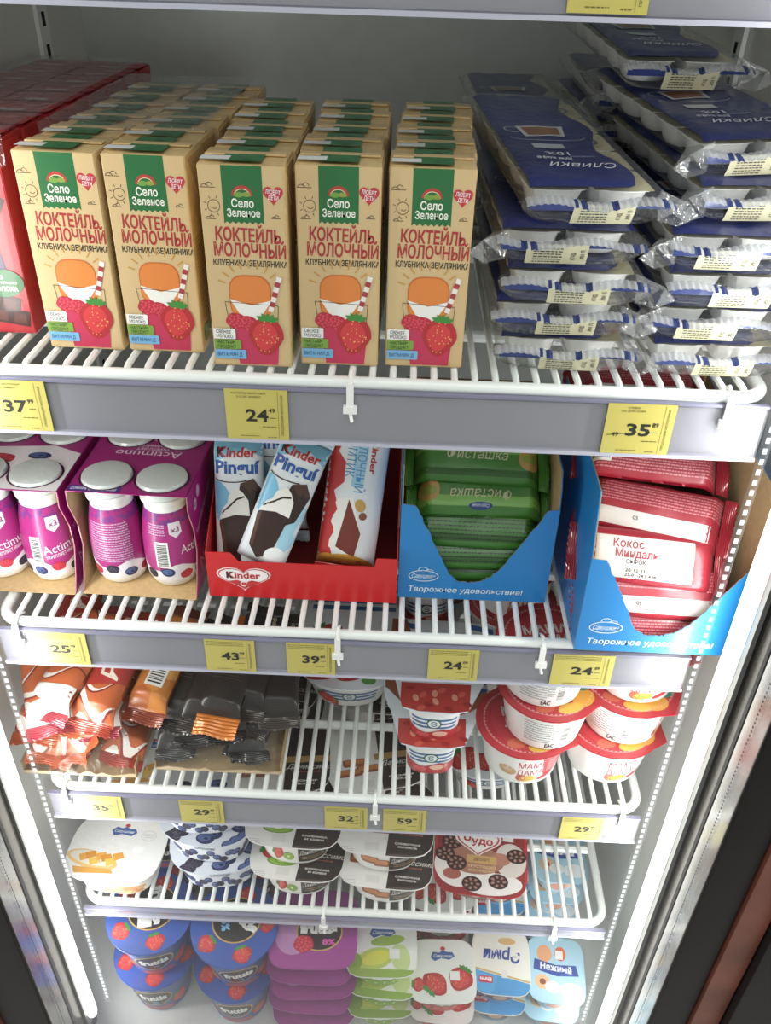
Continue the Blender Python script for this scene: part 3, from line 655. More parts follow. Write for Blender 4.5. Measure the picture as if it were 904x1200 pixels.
def put_cream(v, loc, rot, label):
    g = 'wrapped coffee cream packs on the top shelf'
    if not used[v]: used[v] = True; CPK[v].location = loc; CPK[v].rotation_euler = rot; return tagit(CPK[v], label, 'cream pack', g)
    return dup(CPK[v], loc, rot, label=label, group=g)
LN = ['lowest', 'second from the bottom', 'third from the bottom', 'fourth from the bottom']
for k in range(4):
    put_cream(1 if k == 3 else 0, (.1345 + (.002, -.003, .001, -.004)[k], .023 + (0, .003, -.002, .004)[k], Z1 + k * .0217), (0, 0, (-.03, .02, -.02, .03)[k]), 'wrapped coffee cream pack, %s of the left front stack' % LN[k])
put_cream(0, (.1420, .030, Z1 + .0885), (.075, .02, .13), 'dark blue wrapped cream pack tilted on top of the left front stack')
for k in range(4):
    put_cream(0, (.1300 + .004 * k, .256, Z1 + k * .0217), (0, 0, .02 * (k - 1.5)), 'wrapped coffee cream pack, %s of the left rear stack' % LN[k])
put_cream(0, (.132, .256, Z1 + .0872), (0, 0, .03), 'dark blue cream pack topping the left rear stack')
for k in range(4):
    put_cream(1 if k % 2 else 0, (.2290 + (.001, -.002, .002, 0)[k], .022 + (0, .004, .002, .004)[k], Z1 + k * .0217), (0, 0, (.03, -.03, .02, 0)[k]), 'wrapped coffee cream pack, %s of the right front stack' % LN[k])
put_cream(1, (.2440, .046, Z1 + .0885), (.03, 0, .10), 'cream pack with clear front lying fifth up in the right front stack')
put_cream(1, (.2430, .062, Z1 + .1110), (.05, -.03, .16), 'cream pack with script lettering on top of the right front stack')
for k in range(6):
    put_cream(k % 2, (.2260 - .002 * k, .258 - .004 * k, Z1 + k * .0217), (0, 0, .03 * math.sin(k * 2)), 'wrapped cream pack, %s of the right rear stack' % (LN + ['fifth from the bottom', 'sixth from the bottom'])[k])
put_cream(0, (.2150, .165, Z1 + .1400), (.06, 0, .06), 'dark blue cream pack topmost at the back of the right side')
# ================================================================== SHELF 2
# ---- small yogurt drinks in magenta carriers
BP = [(.0001, 0), (.013, 0), (.0175, .0022), (.0200, .010), (.0212, .026), (.0207, .042), (.0190, .056), (.0168, .067), (.0158, .072), (.0156, .075), (.0180, .0765), (.0182, .0800), (.0168, .0808)]
def lathe(bm, prof, n=32):
    rs = [[(r * math.sin(2 * PI * k / n), -r * math.cos(2 * PI * k / n), z) for k in range(n)] for r, z in prof]; loft(bm, rs)
def rad(z, prof):
    for (r0, z0), (r1, z1) in zip(prof, prof[1:]):
        if z0 <= z <= z1 and z1 > z0: return r0 + (r1 - r0) * (z - z0) / (z1 - z0)
    return prof[-1][0]
def lathe_map(prof, R):
    def f(x, y, d):
        r = rad(y, prof) + d; an = x / R; return (r * math.sin(an), -r * math.cos(an), y)
    return f
bm = bmesh.new(); lathe(bm, BP); ME_BOT = finish(bm, 'bottle_body', M_WHITE, True, 50)
bm = bmesh.new(); lathe(bm, [(.0001, .0808), (.0170, .0808), (.0186, .0815), (.0190, .0900), (.0182, .0925), (.0155, .0932), (.0001, .0928)]); ME_CAP = finish(bm, 'foil_cap', mat('foil_cap', '#dfe6e4', .28, .25, bump=.5, bscale=150), True, 50)
def bottle_label(v):
    a = Art(); R = .0205; c = 2 * PI * 20.5
    a.rect(-c / 2, 18, c / 2, 70, '#a81a78')
    a.rect(-c / 2, 60, c / 2, 70, '#7d2f84'); a.L = 1
    # white wave at the foot with berries
    P = [(-c / 2, 7)] + [(-c / 2 + c * k / 24, 21 + 4 * math.sin(k * .9 + v)) for k in range(25)] + [(c / 2, 7)]; a.poly(P, '#efeaf0'); a.L = 2
    for k in range(9):
        x = -c / 2 + 8 + k * 14; a.berry(x, 15 + 2.5 * math.sin(k * 2), 5.2, 4.2, ('blueberry', 'raspberry', 'blackberry')[(k + v) % 3])
    for q in (-1, 0, 1):
        ox = q * c / 2 + (0 if v == 0 else 0)
    if v == 0:   # front with brand lettering
        a.L = 2; a.text('Actimuno', 8, 36, 8, '#efe0ee', 34, rot=.12, bold=.0); a.text('УКРЕПЛЯЕТ ИММУНИТЕТ', 8, 29, 3, '#efe0ee', 32, rot=.12, bold=.01)
        a.poly([(-3, 62), (-3, 53), (2, 49), (7, 53), (7, 62)], '#e9dfe8'); a.L = 3; a.text('x3', 2, 56.5, 4.5, '#8a2a70', 7); a.L = 2; a.barcode(-18, 20, -10, 46, True)
    elif v == 1:
        a.L = 2; a.scribble(-16, 58, 17, 17, 2.05, '#d9b9dc', .8, 3)
    else:
        a.L = 2; a.poly([(4, 62), (4, 53), (9, 49), (14, 53), (14, 62)], '#e9dfe8'); a.L = 3; a.text('x3', 9, 56.5, 4.5, '#8a2a70', 7); a.L = 2
        a.text('Actimuno', 26, 38, 8, '#efe0ee', 30); a.barcode(-8, 22, 2, 46, True); a.text('EAC', -3, 19.5, 3, '#26222c', 6, bold=.02); a.scribble(-14, 60, 1, 5, 2, '#d9b9dc', .7, 8)
    return a.mesh('shrink_label', lathe_map(BP, R), PRINTG, seg=5, smooth=True)
LBL = [bottle_label(v) for v in range(3)]
BOT = []
def bottle(v, loc, rz, label, tilt=0):
    while len(BOT) <= v: BOT.append(None)
    if BOT[v] is None:
        t = thing('yogurt_drink_bottle'); link('bottle_body', ME_BOT, t); link('shrink_label', LBL[v], t); link('foil_cap', ME_CAP, t); BOT[v] = t
        t.location = loc; t.rotation_euler = (tilt, 0, rz); return tagit(t, label, 'bottle', 'yogurt drink bottles in magenta carriers')
    return dup(BOT[v], loc, (tilt, 0, rz), label=label, cat='bottle', group='yogurt drink bottles in magenta carriers')
def carrier(loc, label, v, rz=0):
    t = thing('bottle_carrier', label, 'carrier', loc, (0, 0, rz)); HT = .0905; hw = .0445; y0, y1 = -.026, .090; MG = mat('magenta_card', '#9c1670', .35, coat=.3)
    link('tray_bottom', boxme('tray_bottom', -hw, hw, y0 - .004, y1, .0002, .0008, M_KRAFT), t)
    bm = bmesh.new(); bx(bm, -hw, hw, y0 + .004, y1, HT - .0006, HT); link('top_panel', finish(bm, 'top_panel', MG), t)
    for s in (-1, 1):
        pr = [(y0 - .002, .0008), (y0 + .004, .012), (y0 + .013, .035), (y0 + .012, .055), (y0 + .003, .078), (y0 + .004, HT), (y1, HT), (y1, .0008)]
        bm = bmesh.new(); x = s * hw; prism(bm, pr, min(x, x + s * .0005), max(x, x + s * .0005), ax='x'); sp = link('side_panel', finish(bm, 'side_panel', MG), t)
        bm = bmesh.new(); prism(bm, pr, min(x, x - s * .0004), max(x, x - s * .0004), ax='x'); link('inner_liner', finish(bm, 'inner_liner', M_KIN), t)
        if s > 0:
            a = Art(); a.text('Actimuno', 42, 34, 13, '#e8c8e0', 62, rot=PI / 2 * 0 + .5, bold=.0); a.text('Укрепляет иммунитет', 40, 60, 5, '#e8c8e0', 50, rot=.4)
            a.ell(20, 74, 4, 5, '#c9a0bf'); a.ell(30, 80, 4, 5, '#c9a0bf'); a.L = 1; a.text('x3', 20, 74, 3.5, '#7d1460'); 
            link('side_print', a.mesh('side_print', flat((hw + .0005, y0, 0), (0, 1, 0), (0, 0, 1), (1, 0, 0)), PRINTG, clip=[(13, 3), (114, 3), (114, 88), (6, 88), (6, 78)]), t)
    a = Art(); a.rect(-44, -22, 44, 89, '#a01874'); a.L = 1
    if v == 0:
        a.poly([(-44, -22), (44, -22), (44, 32), (20, 42), (-44, 34)], '#ece6ea'); a.L = 2
        a.berry(-14, 20, 11, 7, 'raspberry'); a.berry(14, 26, 9, 5, 'blueberry'); a.berry(-30, 30, 9, 6, 'blackberry'); a.berry(-34, 2, 14, 9, 'strawberry', rot=1.2)
        a.text('УКРЕПЛЯЕТ', 2, 76, 4, '#eed9e8', 28, rot=PI); a.text('ИММУНИТЕТ', 2, 83, 4, '#eed9e8', 28, rot=PI)
    else:
        a.text('Actimuno', 0, 34, 9, '#f0dcea', 52, rot=PI, bold=.0); a.text('ИММУНИТЕТ', 2, 47, 3.4, '#eed9e8', 26, rot=PI); a.text('УКРЕПЛЯЕТ', 2, 42, 3.4, '#eed9e8', 26, rot=PI)
        a.poly([(-44, -22), (-5, -22), (-5, -14), (-44, -14)], '#4b2a80'); a.L = 2; a.text('ЯГОДНЫЙ МИКС', -25, -18, 3.2, '#e8def4', 34, rot=PI, bold=.02); a.L = 1
        a.ell(2, 58, 4, 4, '#c9a0bf')
    for x in (-.0208, .0208):
        for y in CAPY: a.L = 3; a.ell(x * 1000, y * 1000, 20.8, 20.2, '#4c0d38')
    link('top_print', a.mesh('top_print', TOP(HT), PRINTG, clip=[(-44, -21.5), (44, -21.5), (44, 89), (-44, 89)]), t)
    for i, x in enumerate((-.0208, .0208)):
        for j, y in enumerate(CAPY):
            c, q = math.cos(rz), math.sin(rz); vv = {(0, 0): (1 if v else 0), (1, 0): (2 if v else 0)}.get((i, j), 0)
            bottle(vv, (loc[0] + x * c - y * q, loc[1] + x * q + y * c, loc[2] + .0009), (.55 if (v == 0) else 0) + rz + (0 if not v else (0, .1)[i]), 'magenta labelled yogurt drink bottle, %s in the %s carrier' % (('rear left', 'front left', 'rear right', 'front right')[2 * i + (1 - j)], ('leftmost', 'right-hand')[v]))
CAPY = (0, .062)
carrier((-.2540, .054, Z2), 'magenta cardboard carrier with berry photos, cut off by the left picture edge', 0, -.02)
carrier((-.1590, .054, Z2), 'magenta cardboard carrier beside the red display box', 1, -.03)
# ---- pillow-wrapped bars
def bar_meshes(key, w, l, th, art, base, endcol, end2=None, seal=.010, pm=None, wr=0.0006, seed=0):
    def T(y): q = min(1, max(0, (1 - abs(2 * y / (l - 2 * seal))) / .22)); return th * (.08 + .92 * math.sin(q * PI / 2))
    def zt(x, y):
        u = min(1, abs(2 * x / w)); return T(y) * (.5 + .5 * (1 - u ** 3.2) ** .5 if u < 1 else .5) + wr * noise.noise(Vector((x * 48, y * 40 + seed * 3.1, seed)))
    bm = bmesh.new(); nx, ny = 12, 26; G = []; B = []
    for j in range(ny + 1):
        y = -l / 2 + seal + (l - 2 * seal) * j / ny; G.append([]); B.append([])
        for i in range(nx + 1):
            x = -w / 2 + w * i / nx; xx = x * (1 + .05 * (1 - T(y) / th)); u = abs(2 * x / w)
            G[-1].append(bm.verts.new((xx, y, zt(x, y)))); B[-1].append(bm.verts.new((xx, y, T(y) * .5 - T(y) * .48 * (1 - u ** 3.2) ** .5 if u < 1 else T(y) * .5)))
    for j in range(ny):
        for i in range(nx):
            bm.faces.new((G[j][i], G[j][i + 1], G[j + 1][i + 1], G[j + 1][i])); bm.faces.new((B[j][i], B[j + 1][i], B[j + 1][i + 1], B[j][i + 1]))
        for i in (0, nx): bm.faces.new((G[j][i], G[j + 1][i], B[j + 1][i], B[j][i]))
    M = {'wrapper': finish(bm, 'wrapper', mat('wrap_' + key, base, .28, .1, coat=.4, bump=.35, bscale=110), True, 0)}
    for s, cc in ((-1, endcol), (1, end2 or endcol)):
        bm = bmesh.new(); n = 18; rows = []
        for k in range(13):
            y = s * (l / 2 - seal + seal * k / 12); rows.append([])
            for i in range(n + 1):
                x = (-w / 2 + w * i / n) * 1.06; zz = th * .30 + .0002 * (1 if k % 2 else -1) + .0022 * math.sin(i * .42 + seed) * k / 12 - .0022 * (k / 12) ** 2
                yy = y + s * (.0009 * (i % 2) if k == 12 else 0); rows[-1].append(bm.verts.new((x, yy, zz)))
        for A, C in zip(rows, rows[1:]):
            for i in range(n): bm.faces.new((A[i], A[i + 1], C[i + 1], C[i]))
        M['end%d' % s] = finish(bm, 'end_seal', mat('seal_' + key + str(s), cc, .3, .2, coat=.4))
    if art: M['print'] = art.mesh('wrapper_print', lambda x, y, d: (x * (1 + .05 * (1 - T(y) / th)), y, zt(x, y) + d + .0005), pm or PRINTG, clip=[(-w * 490, -l * 500 + seal * 1000), (w * 490, -l * 500 + seal * 1000), (w * 490, l * 500 - seal * 1000), (-w * 490, l * 500 - seal * 1000)], seg=3, smooth=True, step=.00014)
    return M
def bar(name, M, label, cat, loc, rot, group=None):
    t = thing(name, label, cat, loc, rot, group); link('wrapper', M['wrapper'], t); link('end_seal', M['end-1'], t); link('end_seal', M['end1'], t)
    if 'print' in M: link('wrapper_print', M['print'], t)
    return t
# snack with chocolate and white cream, upright pack
a = Art(); w_, l_ = 38, 125
a.rect(-w_, -l_, w_, l_, '#e8eef2'); a.L = 1; a.poly([(-20, 63), (20, 63), (20, 38), (6, 46), (-20, 34)], '#7cc0de'); a.ell(-13, 4, 9, 18, '#7cc4e6', .3); a.ell(14, -14, 7, 20, '#a5d4ea', -.1)
a.L = 2; a.text('Kinder', 0, 43, 7.5, '#b81e26', 30, bold=.03, shear=.05); a.L = 3; a.text('K', -12.6, 43, 7.5, '#1c1c1e', 6, bold=.03); a.L = 2
a.text('Pinguí', 0, 32, 10, '#1b56a8', 34, bold=.035); a.arc(-4, 24, 14, 4, 200, 320, .9, '#3a2016')
a.L = 3; a.poly([(0, 8), (2, 19), (12, 23), (18, 14), (14, -8), (6, -14), (3, -4)], '#2e1712'); a.poly([(2, 19), (12, 23), (18, 14), (9, 12)], '#4a2c20'); a.poly([(-15, -10), (-12, -36), (-3, -44), (6, -38), (9, -6), (-3, -2)], '#331a14')
a.L = 4; a.poly([(-15, -9), (-12, 0), (-8, 4), (-7, 10), (-1, 16), (4, 12), (8, 6), (9, -6), (-2, -5)], '#f2efe9'); a.line([(-13, -4), (-6, 2), (-1, 7), (5, 9)], 1.5, '#2e1712'); a.poly([(-15, -12), (-11, -36), (-9, -36), (-12, -9)], '#5a3426')
a.L = 3; a.ell(9, -38, 8, 7, '#f1f3f4', .4); a.poly([(-6, -52), (2, -46), (14, -50), (18, -60), (4, -58)], '#35201a'); a.poly([(-20, -56), (-14, -50), (-8, -55), (-4, -62), (-20, -63)], '#c03a56')
PING = bar_meshes('pingui', .038, .125, .016, a, '#e4edf2', '#cfe0ea', seed=1)
a = Art(); a.rect(-25, -70, 25, 70, '#e9eef2'); a.L = 1; P = [(-25, 70), (-8, 70)]
for k in range(18): P.append((-11 + 3.5 * math.sin(k * 1.3) + 1.5 * math.sin(k * 2.9), 66 - k * 7.6))
P += [(-14, -66), (-25, -70)]; a.poly(P, '#c81f22')
a.poly([(-3, 62), (8, 62), (6, 10), (-3, 10)], '#a4cfe8'); a.L = 2; a.text('Kinder', 12, 34, 4.6, '#b81e26', 26, rot=-PI / 2, bold=.03); a.text('МОЛОЧНЫЙ', 3, 30, 7, '#3c8fc8', 48, rot=-PI / 2, bold=.0); a.text('ЛОМТИК', -5, 34, 7, '#3c8fc8', 34, rot=-PI / 2, bold=.0)
P = [(-12, 0)] + [(-13 + 2 * math.sin(k * 1.7), -4 - k * 5) for k in range(8)] + [(-2, -44), (6, -46), (10, -28), (0, 2)]
a.poly(P, '#f4f2ec'); a.L = 3; a.poly([(-3, 0), (9, -26), (6, -45), (-9, -38), (-6, -20)], '#7a2a1c'); a.ell(6, -4, 4, 5, '#c89a4a', .4); a.ell(9, -12, 3, 3, '#8a4a2a')
a.L = 3; a.ell(0, -54, 22, 11, '#e6a93a'); a.ell(-14, -50, 8, 6, '#e6a93a'); a.L = 4; a.text('Д', 10, -50, 4, '#b84a20'); a.text('И', -8, -52, 4, '#f4e7c0'); a.text('Н', 0, -54, 4, '#f4e7c0')
SLICE = bar_meshes('slice', .045, .130, .016, a, '#e9e4e2', '#c8282a', seed=4)
# ---- red display box
def panel(bm, P, th, mi=0): pass
def display_red(x0, x1, y0, z):
    t = thing('display_box', 'low open red display box holding chocolate snack packs', 'box', ((x0 + x1) / 2, y0, z)); hw = (x1 - x0) / 2; H = .043; D = .105
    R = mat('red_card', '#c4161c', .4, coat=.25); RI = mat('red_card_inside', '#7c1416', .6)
    P = [(-hw, 0), (hw, 0), (hw * 1.0, H), (hw * .78, H), (hw * .76, H - .008), (-hw * .66, H - .008), (-hw * .74, H), (-hw, H)]
    bm = bmesh.new(); prism(bm, P, 0, .0007, ax='y'); link('front_wall', finish(bm, 'front_wall', R), t)
    for s in (-1, 1):
        bm = bmesh.new(); prism(bm, [(.0008, 0), (D, 0), (D, .096), (D * .75, .09), (.0008, H)], min(s * hw, s * (hw - .0007)), max(s * hw, s * (hw - .0007)), ax='x'); link('side_wall', finish(bm, 'side_wall', R), t)
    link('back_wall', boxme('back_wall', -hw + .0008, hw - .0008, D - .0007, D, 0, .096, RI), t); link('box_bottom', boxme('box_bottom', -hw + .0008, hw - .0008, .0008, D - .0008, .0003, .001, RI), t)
    a = Art(); cx = -hw * 1000 + 28; a.L = 0; a.heart(cx, 20, 20, '#f0e8e8', 1.05, .62); a.L = 1; a.heart(cx, 20, 19, '#c4161c', 1.05, .60); a.L = 2; a.heart(cx, 20, 18, '#f3eeee', 1.05, .58)
    a.L = 3; a.text('Kinder', cx, 22.5, 6.4, '#b81e26', 26, bold=.03); a.L = 4; a.text('K', cx - 10.8, 22.5, 6.4, '#1c1c1e', 5, bold=.03); a.L = 3
    a.poly([(cx - 13, 16), (cx - 5, 17.5), (cx, 15), (cx + 6, 17.5), (cx + 13, 16), (cx + 4, 11), (cx, 9), (cx - 5, 12)], '#c4282c'); a.L = 4; a.arc(cx, 14, 2.6, 2.2, 20, 300, .8, '#f3eeee')
    link('front_print', a.mesh('front_print', FRONT(), PRINTG), t)
display_red(-.106, .0395, .029, Z2)
def up(tilt, yaw, spin): # bar length along Y, print on +Z -> stands upright facing the door, leaning back
    return (Matrix.Rotation(yaw, 4, 'Z') @ Matrix.Rotation(PI / 2 - tilt, 4, 'X') @ Matrix.Rotation(spin, 4, 'Z')).to_euler()
G = 'chocolate snack packs in the red display box'
bar('chocolate_snack_pack', PING, 'blue and white chocolate snack pack standing at the left of the red box', 'snack', (-.0840, .072, Z2 + .058), up(.42, 0, .03), None)
bar('chocolate_snack_pack', PING, 'blue and white chocolate snack pack mostly hidden behind two others', 'snack', (-.0560, .099, Z2 + .074), up(.10, 0, .03), None)
bar('chocolate_snack_pack', PING, 'slanting blue and white chocolate snack pack in the middle of the red box', 'snack', (-.0500, .065, Z2 + .066), up(.42, 0, -.36), None)
bar('milk_slice_pack', SLICE, 'white and red milk slice pack at the right of the red box', 'snack', (.0035, .078, Z2 + .066), up(.42, 0, -.10), None)
# ---- blue display boxes with a torn V opening
BLU = mat('blue_card', '#1f7fc4', .45, coat=.15, nscale=8, namt=.04)
def display_blue(x0, x1, y0, z, label, H, back, D, fh=1.0, rz=0):
    W = x1 - x0; t = thing('display_box', label, 'box', (x0, y0, z), (0, 0, rz)); r = random.Random(int(x0 * 1e4)); e = lambda: r.uniform(-.0007, .0007)
    P = [(0, 0), (W, 0), (W * 1.0, H), (W * .93, H * .985)]
    cut = [(.93, .985), (.80, .66), (.66, .33), (.58, .23), (.50, .195), (.40, .20), (.34, .27), (.24, .56), (.12, .90), (.09, .985)]
    for (u0, v0), (u1, v1) in zip(cut, cut[1:]):
        for k in range(1, 9): q = k / 8; P.append((W * (u0 + (u1 - u0) * q) + (e() if k < 8 else 0), H * (v0 + (v1 - v0) * q) + (e() if k < 8 else 0)))
    P.append((0, H))
    bm = bmesh.new(); prism(bm, P, 0, .0006, ax='y'); link('front_wall', finish(bm, 'front_wall', BLU), t)
    bm = bmesh.new(); prism(bm, P, .0006, .0011, ax='y'); link('front_wall_inside', finish(bm, 'front_wall_inside', M_KIN), t)
    S = [(.0011, 0), (D, 0), (D, back), (.012, back * .97), (.004, H * 1.15), (.0011, H)]
    for x, s in ((0, 1), (W, -1)):
        bm = bmesh.new(); prism(bm, S, min(x, x + s * .0006), max(x, x + s * .0006), ax='x'); link('side_wall', finish(bm, 'side_wall', BLU), t)
        bm = bmesh.new(); prism(bm, S, min(x + s * .0007, x + s * .0013), max(x + s * .0007, x + s * .0013), ax='x'); link('side_wall_inside', finish(bm, 'side_wall_inside', M_KIN), t)
    link('back_wall', boxme('back_wall', .0014, W - .0014, D - .001, D, 0, back, M_KIN), t); link('box_bottom', boxme('box_bottom', .0014, W - .0014, .0012, D - .001, .0003, .0012, M_KIN), t)
    a = Art(); q = W * 1000 / 117; WH = '#dcebf6'
    a.L = 0; a.text('Творожное удовольствие!', 53 * q, 9.5 * q, 5.2 * q, WH, 90 * q, bold=.015, shear=.12)
    a.arc(19.5 * q, 22.5 * q, 11.5 * q, 5.2 * q, 0, 360, .7, WH, 28); a.text('Савушкин', 19.5 * q, 22.5 * q, 4.4 * q, WH, 18 * q, shear=.3, bold=.01); a.arc(19 * q, 28.5 * q, 3.6 * q, 2.6 * q, -10, 190, .6, WH); a.arc(24 * q, 27.5 * q, 3 * q, 1.5 * q, 0, 170, .5, WH, 8)
    link('front_print', a.mesh('front_print', FRONT(0, 0, 0), PRINT), t)
    if x0 > .1:
        a = Art(); a.text('Савушкин', 20, 62, 4, WH, 22, rot=PI / 2, shear=.3); a.ell(14, 48, 5, 9, '#7a1626'); link('side_print', a.mesh('side_print', flat((0, D, 0), (0, -1, 0), (0, 0, 1), (-1, 0, 0)), PRINT), t)
    return t
display_blue(.0405, .1560, .037, Z2, 'blue display box with V-cut front holding green pistachio bars', .0880, .118, .15)
display_blue(.1710, .2900, -.0145, Z2, 'blue display box with V-cut front holding red coconut bars, at the right edge', .0840, .135, .19)
# green bars, lying across the box
def green_art(v):
    a = Art(); a.rect(-20, -60, 20, 60, '#3f7d2c'); a.L = 1
    a.rect(4, -60, 12, 60, '#79b04e'); a.rect(-14, -60, -9, 60, '#2b5c1e')
    a.L = 2
    if v == 0:
        a.text('Фисташка', 3, 0, 8, '#c9c3a0', 46, rot=-PI / 2, shear=.2, bold=.0); a.ell(12, 0, 3, 9, '#1d3f7c'); a.L = 3; a.text('Савушкин', 12, 0, 2.4, '#b9c8dc', 13, rot=-PI / 2, shear=.3); a.L = 2
        a.ell(0, -39, 9, 8, '#b98f4c'); a.L = 3; a.ell(1, -39, 4, 6, '#8a9a3a'); a.L = 2
    else:
        a.scribble(-50, 12, -30, 1, 2, '#16300f', 1)
        for k in range(8): b = Art(); r = random.Random(k + v * 9); y = -50;
        for k in range(8):
            r = random.Random(k + v * 9); y = -50
            while y < 48: l = r.uniform(1, 3.4); a.rect(-13 + k * 3.2, y, -12 + k * 3.2, y + l, '#16300f'); y += l + .7
    return a
GB = [bar_meshes('green%d' % v, .036, .112, .019, green_art(v), '#3d7a2a', '#4c8a34', seal=.008, seed=v + 5, wr=.0012) for v in range(3)]
def lie(yaw, tilt, flip=0):  # bar lies along X, print tipped towards the door
    return (Matrix.Rotation(yaw, 4, 'Z') @ Matrix.Rotation(tilt, 4, 'X') @ Matrix.Rotation(PI / 2 + flip, 4, 'Z')).to_euler()
spec = [(.100, .112, .112, 1, .02, 0, .5, 'topmost, half under the shelf edge'), (.097, .090, .089, 0, -.02, 0, .62, 'with gold lettering upright, second from the top'), (.100, .077, .068, 0, .01, PI, .62, 'with upside-down lettering and a blue oval, third from the top'),
        (.099, .070, .047, 1, -.02, 0, .8, 'showing printed back, fourth from the top'), (.098, .067, .028, 2, .02, 0, .8, 'showing printed back, fifth from the top'), (.099, .067, .011, 1, 0, 0, .5, 'at the bottom, seen in the V opening')]
for x, y, z, v, yw, fl, ti, lb in spec:
    bar('pistachio_bar', GB[v], 'green foil pistachio bar, ' + lb, 'snack bar', (x, y, Z2 + z), lie(yw, ti, fl), 'green foil bars in the blue box')
def red_art(v):
    a = Art(); a.rect(-22, -62, 22, 62, '#a01c30'); a.L = 1
    def lines(x0, n, col, s):
        for k in range(n):
            r = random.Random(k + s); y = -50
            while y < 48: l = r.uniform(1, 3.4); a.rect(x0 + k * 2.2, y, x0 + k * 2.2 + .9, y + l, col); y += l + .6
    if v == 0: lines(-16, 10, '#cf8590', 3); a.L = 2; a.barcode(0, 34, 12, 50, False, 4) if False else None; a.barcode(-12, 30, 6, 50, True, 5); a.text('e 40г', 2, 20, 4, '#e9c8cc', 12, rot=-PI / 2)
    elif v == 1: a.rect(-16, -40, -4, 62, '#d6d0ce'); lines(2, 7, '#cf8590', 8); a.L = 2; a.text('05', -9, 12, 3, '#3a3030', rot=-PI / 2)
    else:
        a.rect(-16, -30, 14, 62, '#d8d2d0'); a.L = 2; a.text('Кокос', 9, 16, 6, '#a11d33', 22, rot=-PI / 2, bold=.02); a.text('Миндаль', 2, 10, 6, '#a11d33', 30, rot=-PI / 2, bold=.02); a.text('СЫРОК', -4, 10, 3.2, '#3a2a2a', 14, rot=-PI / 2)
        a.text('20-12-23', -10, 10, 2.4, '#3a2a2a', 14, rot=-PI / 2); a.text('23-01-24 5:438', -13.5, 6, 2.2, '#3a2a2a', 22, rot=-PI / 2)
    return a
RB = [bar_meshes('red%d' % v, .040, .114, .020, red_art(v), '#a01c30', '#8e1a2a', seal=.009, seed=v + 11, wr=.0015) for v in range(3)]
spec = [(.226, .150, .124, 1, .0, 0, .4, 'lying across the top, half under the rail'), (.230, .112, .119, 0, -.08, 0, .5, 'showing fine print, second from the top'), (.226, .080, .104, 0, -.17, 0, .55, 'with a barcode, tilted down to the right'),
        (.228, .052, .076, 1, -.30, 0, .75, 'with a white band, curving down to the right'), (.222, .028, .054, 2, -.12, 0, .9, 'with a white name panel'), (.228, .020, .030, 1, -.05, 0, .9, 'near the bottom of the opening'), (.228, .018, .010, 0, 0, 0, .8, 'at the bottom of the opening')]
for x, y, z, v, yw, fl, ti, lb in spec:
    bar('coconut_bar', RB[v], 'red foil coconut bar ' + lb, 'snack bar', (x, y, Z2 + z), lie(yw, ti, fl), 'red foil bars in the blue box')
# ================================================================== SHELF 3
# ---- trays of wrapped bars lying with their ends to the front
def swirl_art(v):
    a = Art(); a.rect(-25, -70, 25, 70, '#c8622c'); a.L = 1
    for k in range(7):
        y = -62 + k * 20; P = []; Q = []
        for i in range(13):
            x = -22 + 44 * i / 12; yy = y + 9 * math.sin(i * .5 + k * 1.1 + v); P.append((x, yy)); Q.append((x, yy + 3.5 + 3.5 * math.sin(i * .26 + k)))
        a.poly(P + Q[::-1], '#efe9e2'); a.L = 2; a.line([(p[0], p[1] - 1.2) for p in P], 1.4, '#8c2a1c'); a.L = 1
    if v == 0: a.L = 3; a.poly([(-22, -30), (22, -16), (22, 70), (-22, 70)], '#b22a22'); a.L = 4; a.text('Рыже', 0, 14, 15, '#f3e6d8', 60, rot=PI / 2 + .12, bold=.02, shear=.3)
    if v == 1: a.L = 3; a.poly([(-22, -58), (22, -58), (22, -30), (-22, -38)], '#e9e5e0'); a.poly([(-22, -70), (22, -70), (22, -56), (-22, -60)], '#d0702e')
    return a
SW = [bar_meshes('swirl%d' % v, .037, .122, .021, swirl_art(v), '#c4602a', ('#a63a26', '#9a2f3c', '#b4552e')[v], seal=.010, seed=v + 21, wr=.0016) for v in range(3)]
def dark_art(v):
    a = Art()
    if v == 0:
        a.rect(-25, -70, 25, 70, '#c87a26'); a.L = 1
        for k in range(9): a.ell(-12 + (k * 7) % 26, -54 + k * 13, 9, 8, ('#e0a048', '#b85f1c', '#d88f38')[k % 3], k)
        a.poly([(-22, -58), (22, -58), (22, -46), (0, -50), (-22, -44)], '#b8321e'); a.L = 2; a.barcode(-6, -32, 10, 12, True, 6)
    elif v == 1:
        a.rect(-25, -70, 25, 70, '#221d1b'); a.L = 1; a.poly([(-22, 30), (22, 26), (22, 70), (-22, 70)], '#c47c2c'); a.L = 2; a.scribble(-14, 0, 14, 6, 3, '#6e625a', .7, 4)
    else:
        a.rect(-25, -70, 25, 70, '#2a2422'); a.L = 1; a.scribble(-14, 20, 14, 12, 3, '#5f544c', .6, 14); a.text('карамель', 12, 30, 4, '#d8c8a8', 30, rot=-PI / 2)
    return a
DK = [bar_meshes('dark%d' % v, .034, .120, .021, dark_art(v), ('#a0521e', '#1c1816', '#201b19')[v], ('#7a3016', '#1e1a18', '#3a302a')[v], seal=.011, seed=v + 31, wr=.0018) for v in range(3)]
BR = bar_meshes('darkorange', .036, .120, .019, dark_art(2), '#201b19', '#cc7424', seal=.018, seed=37, wr=.0018)
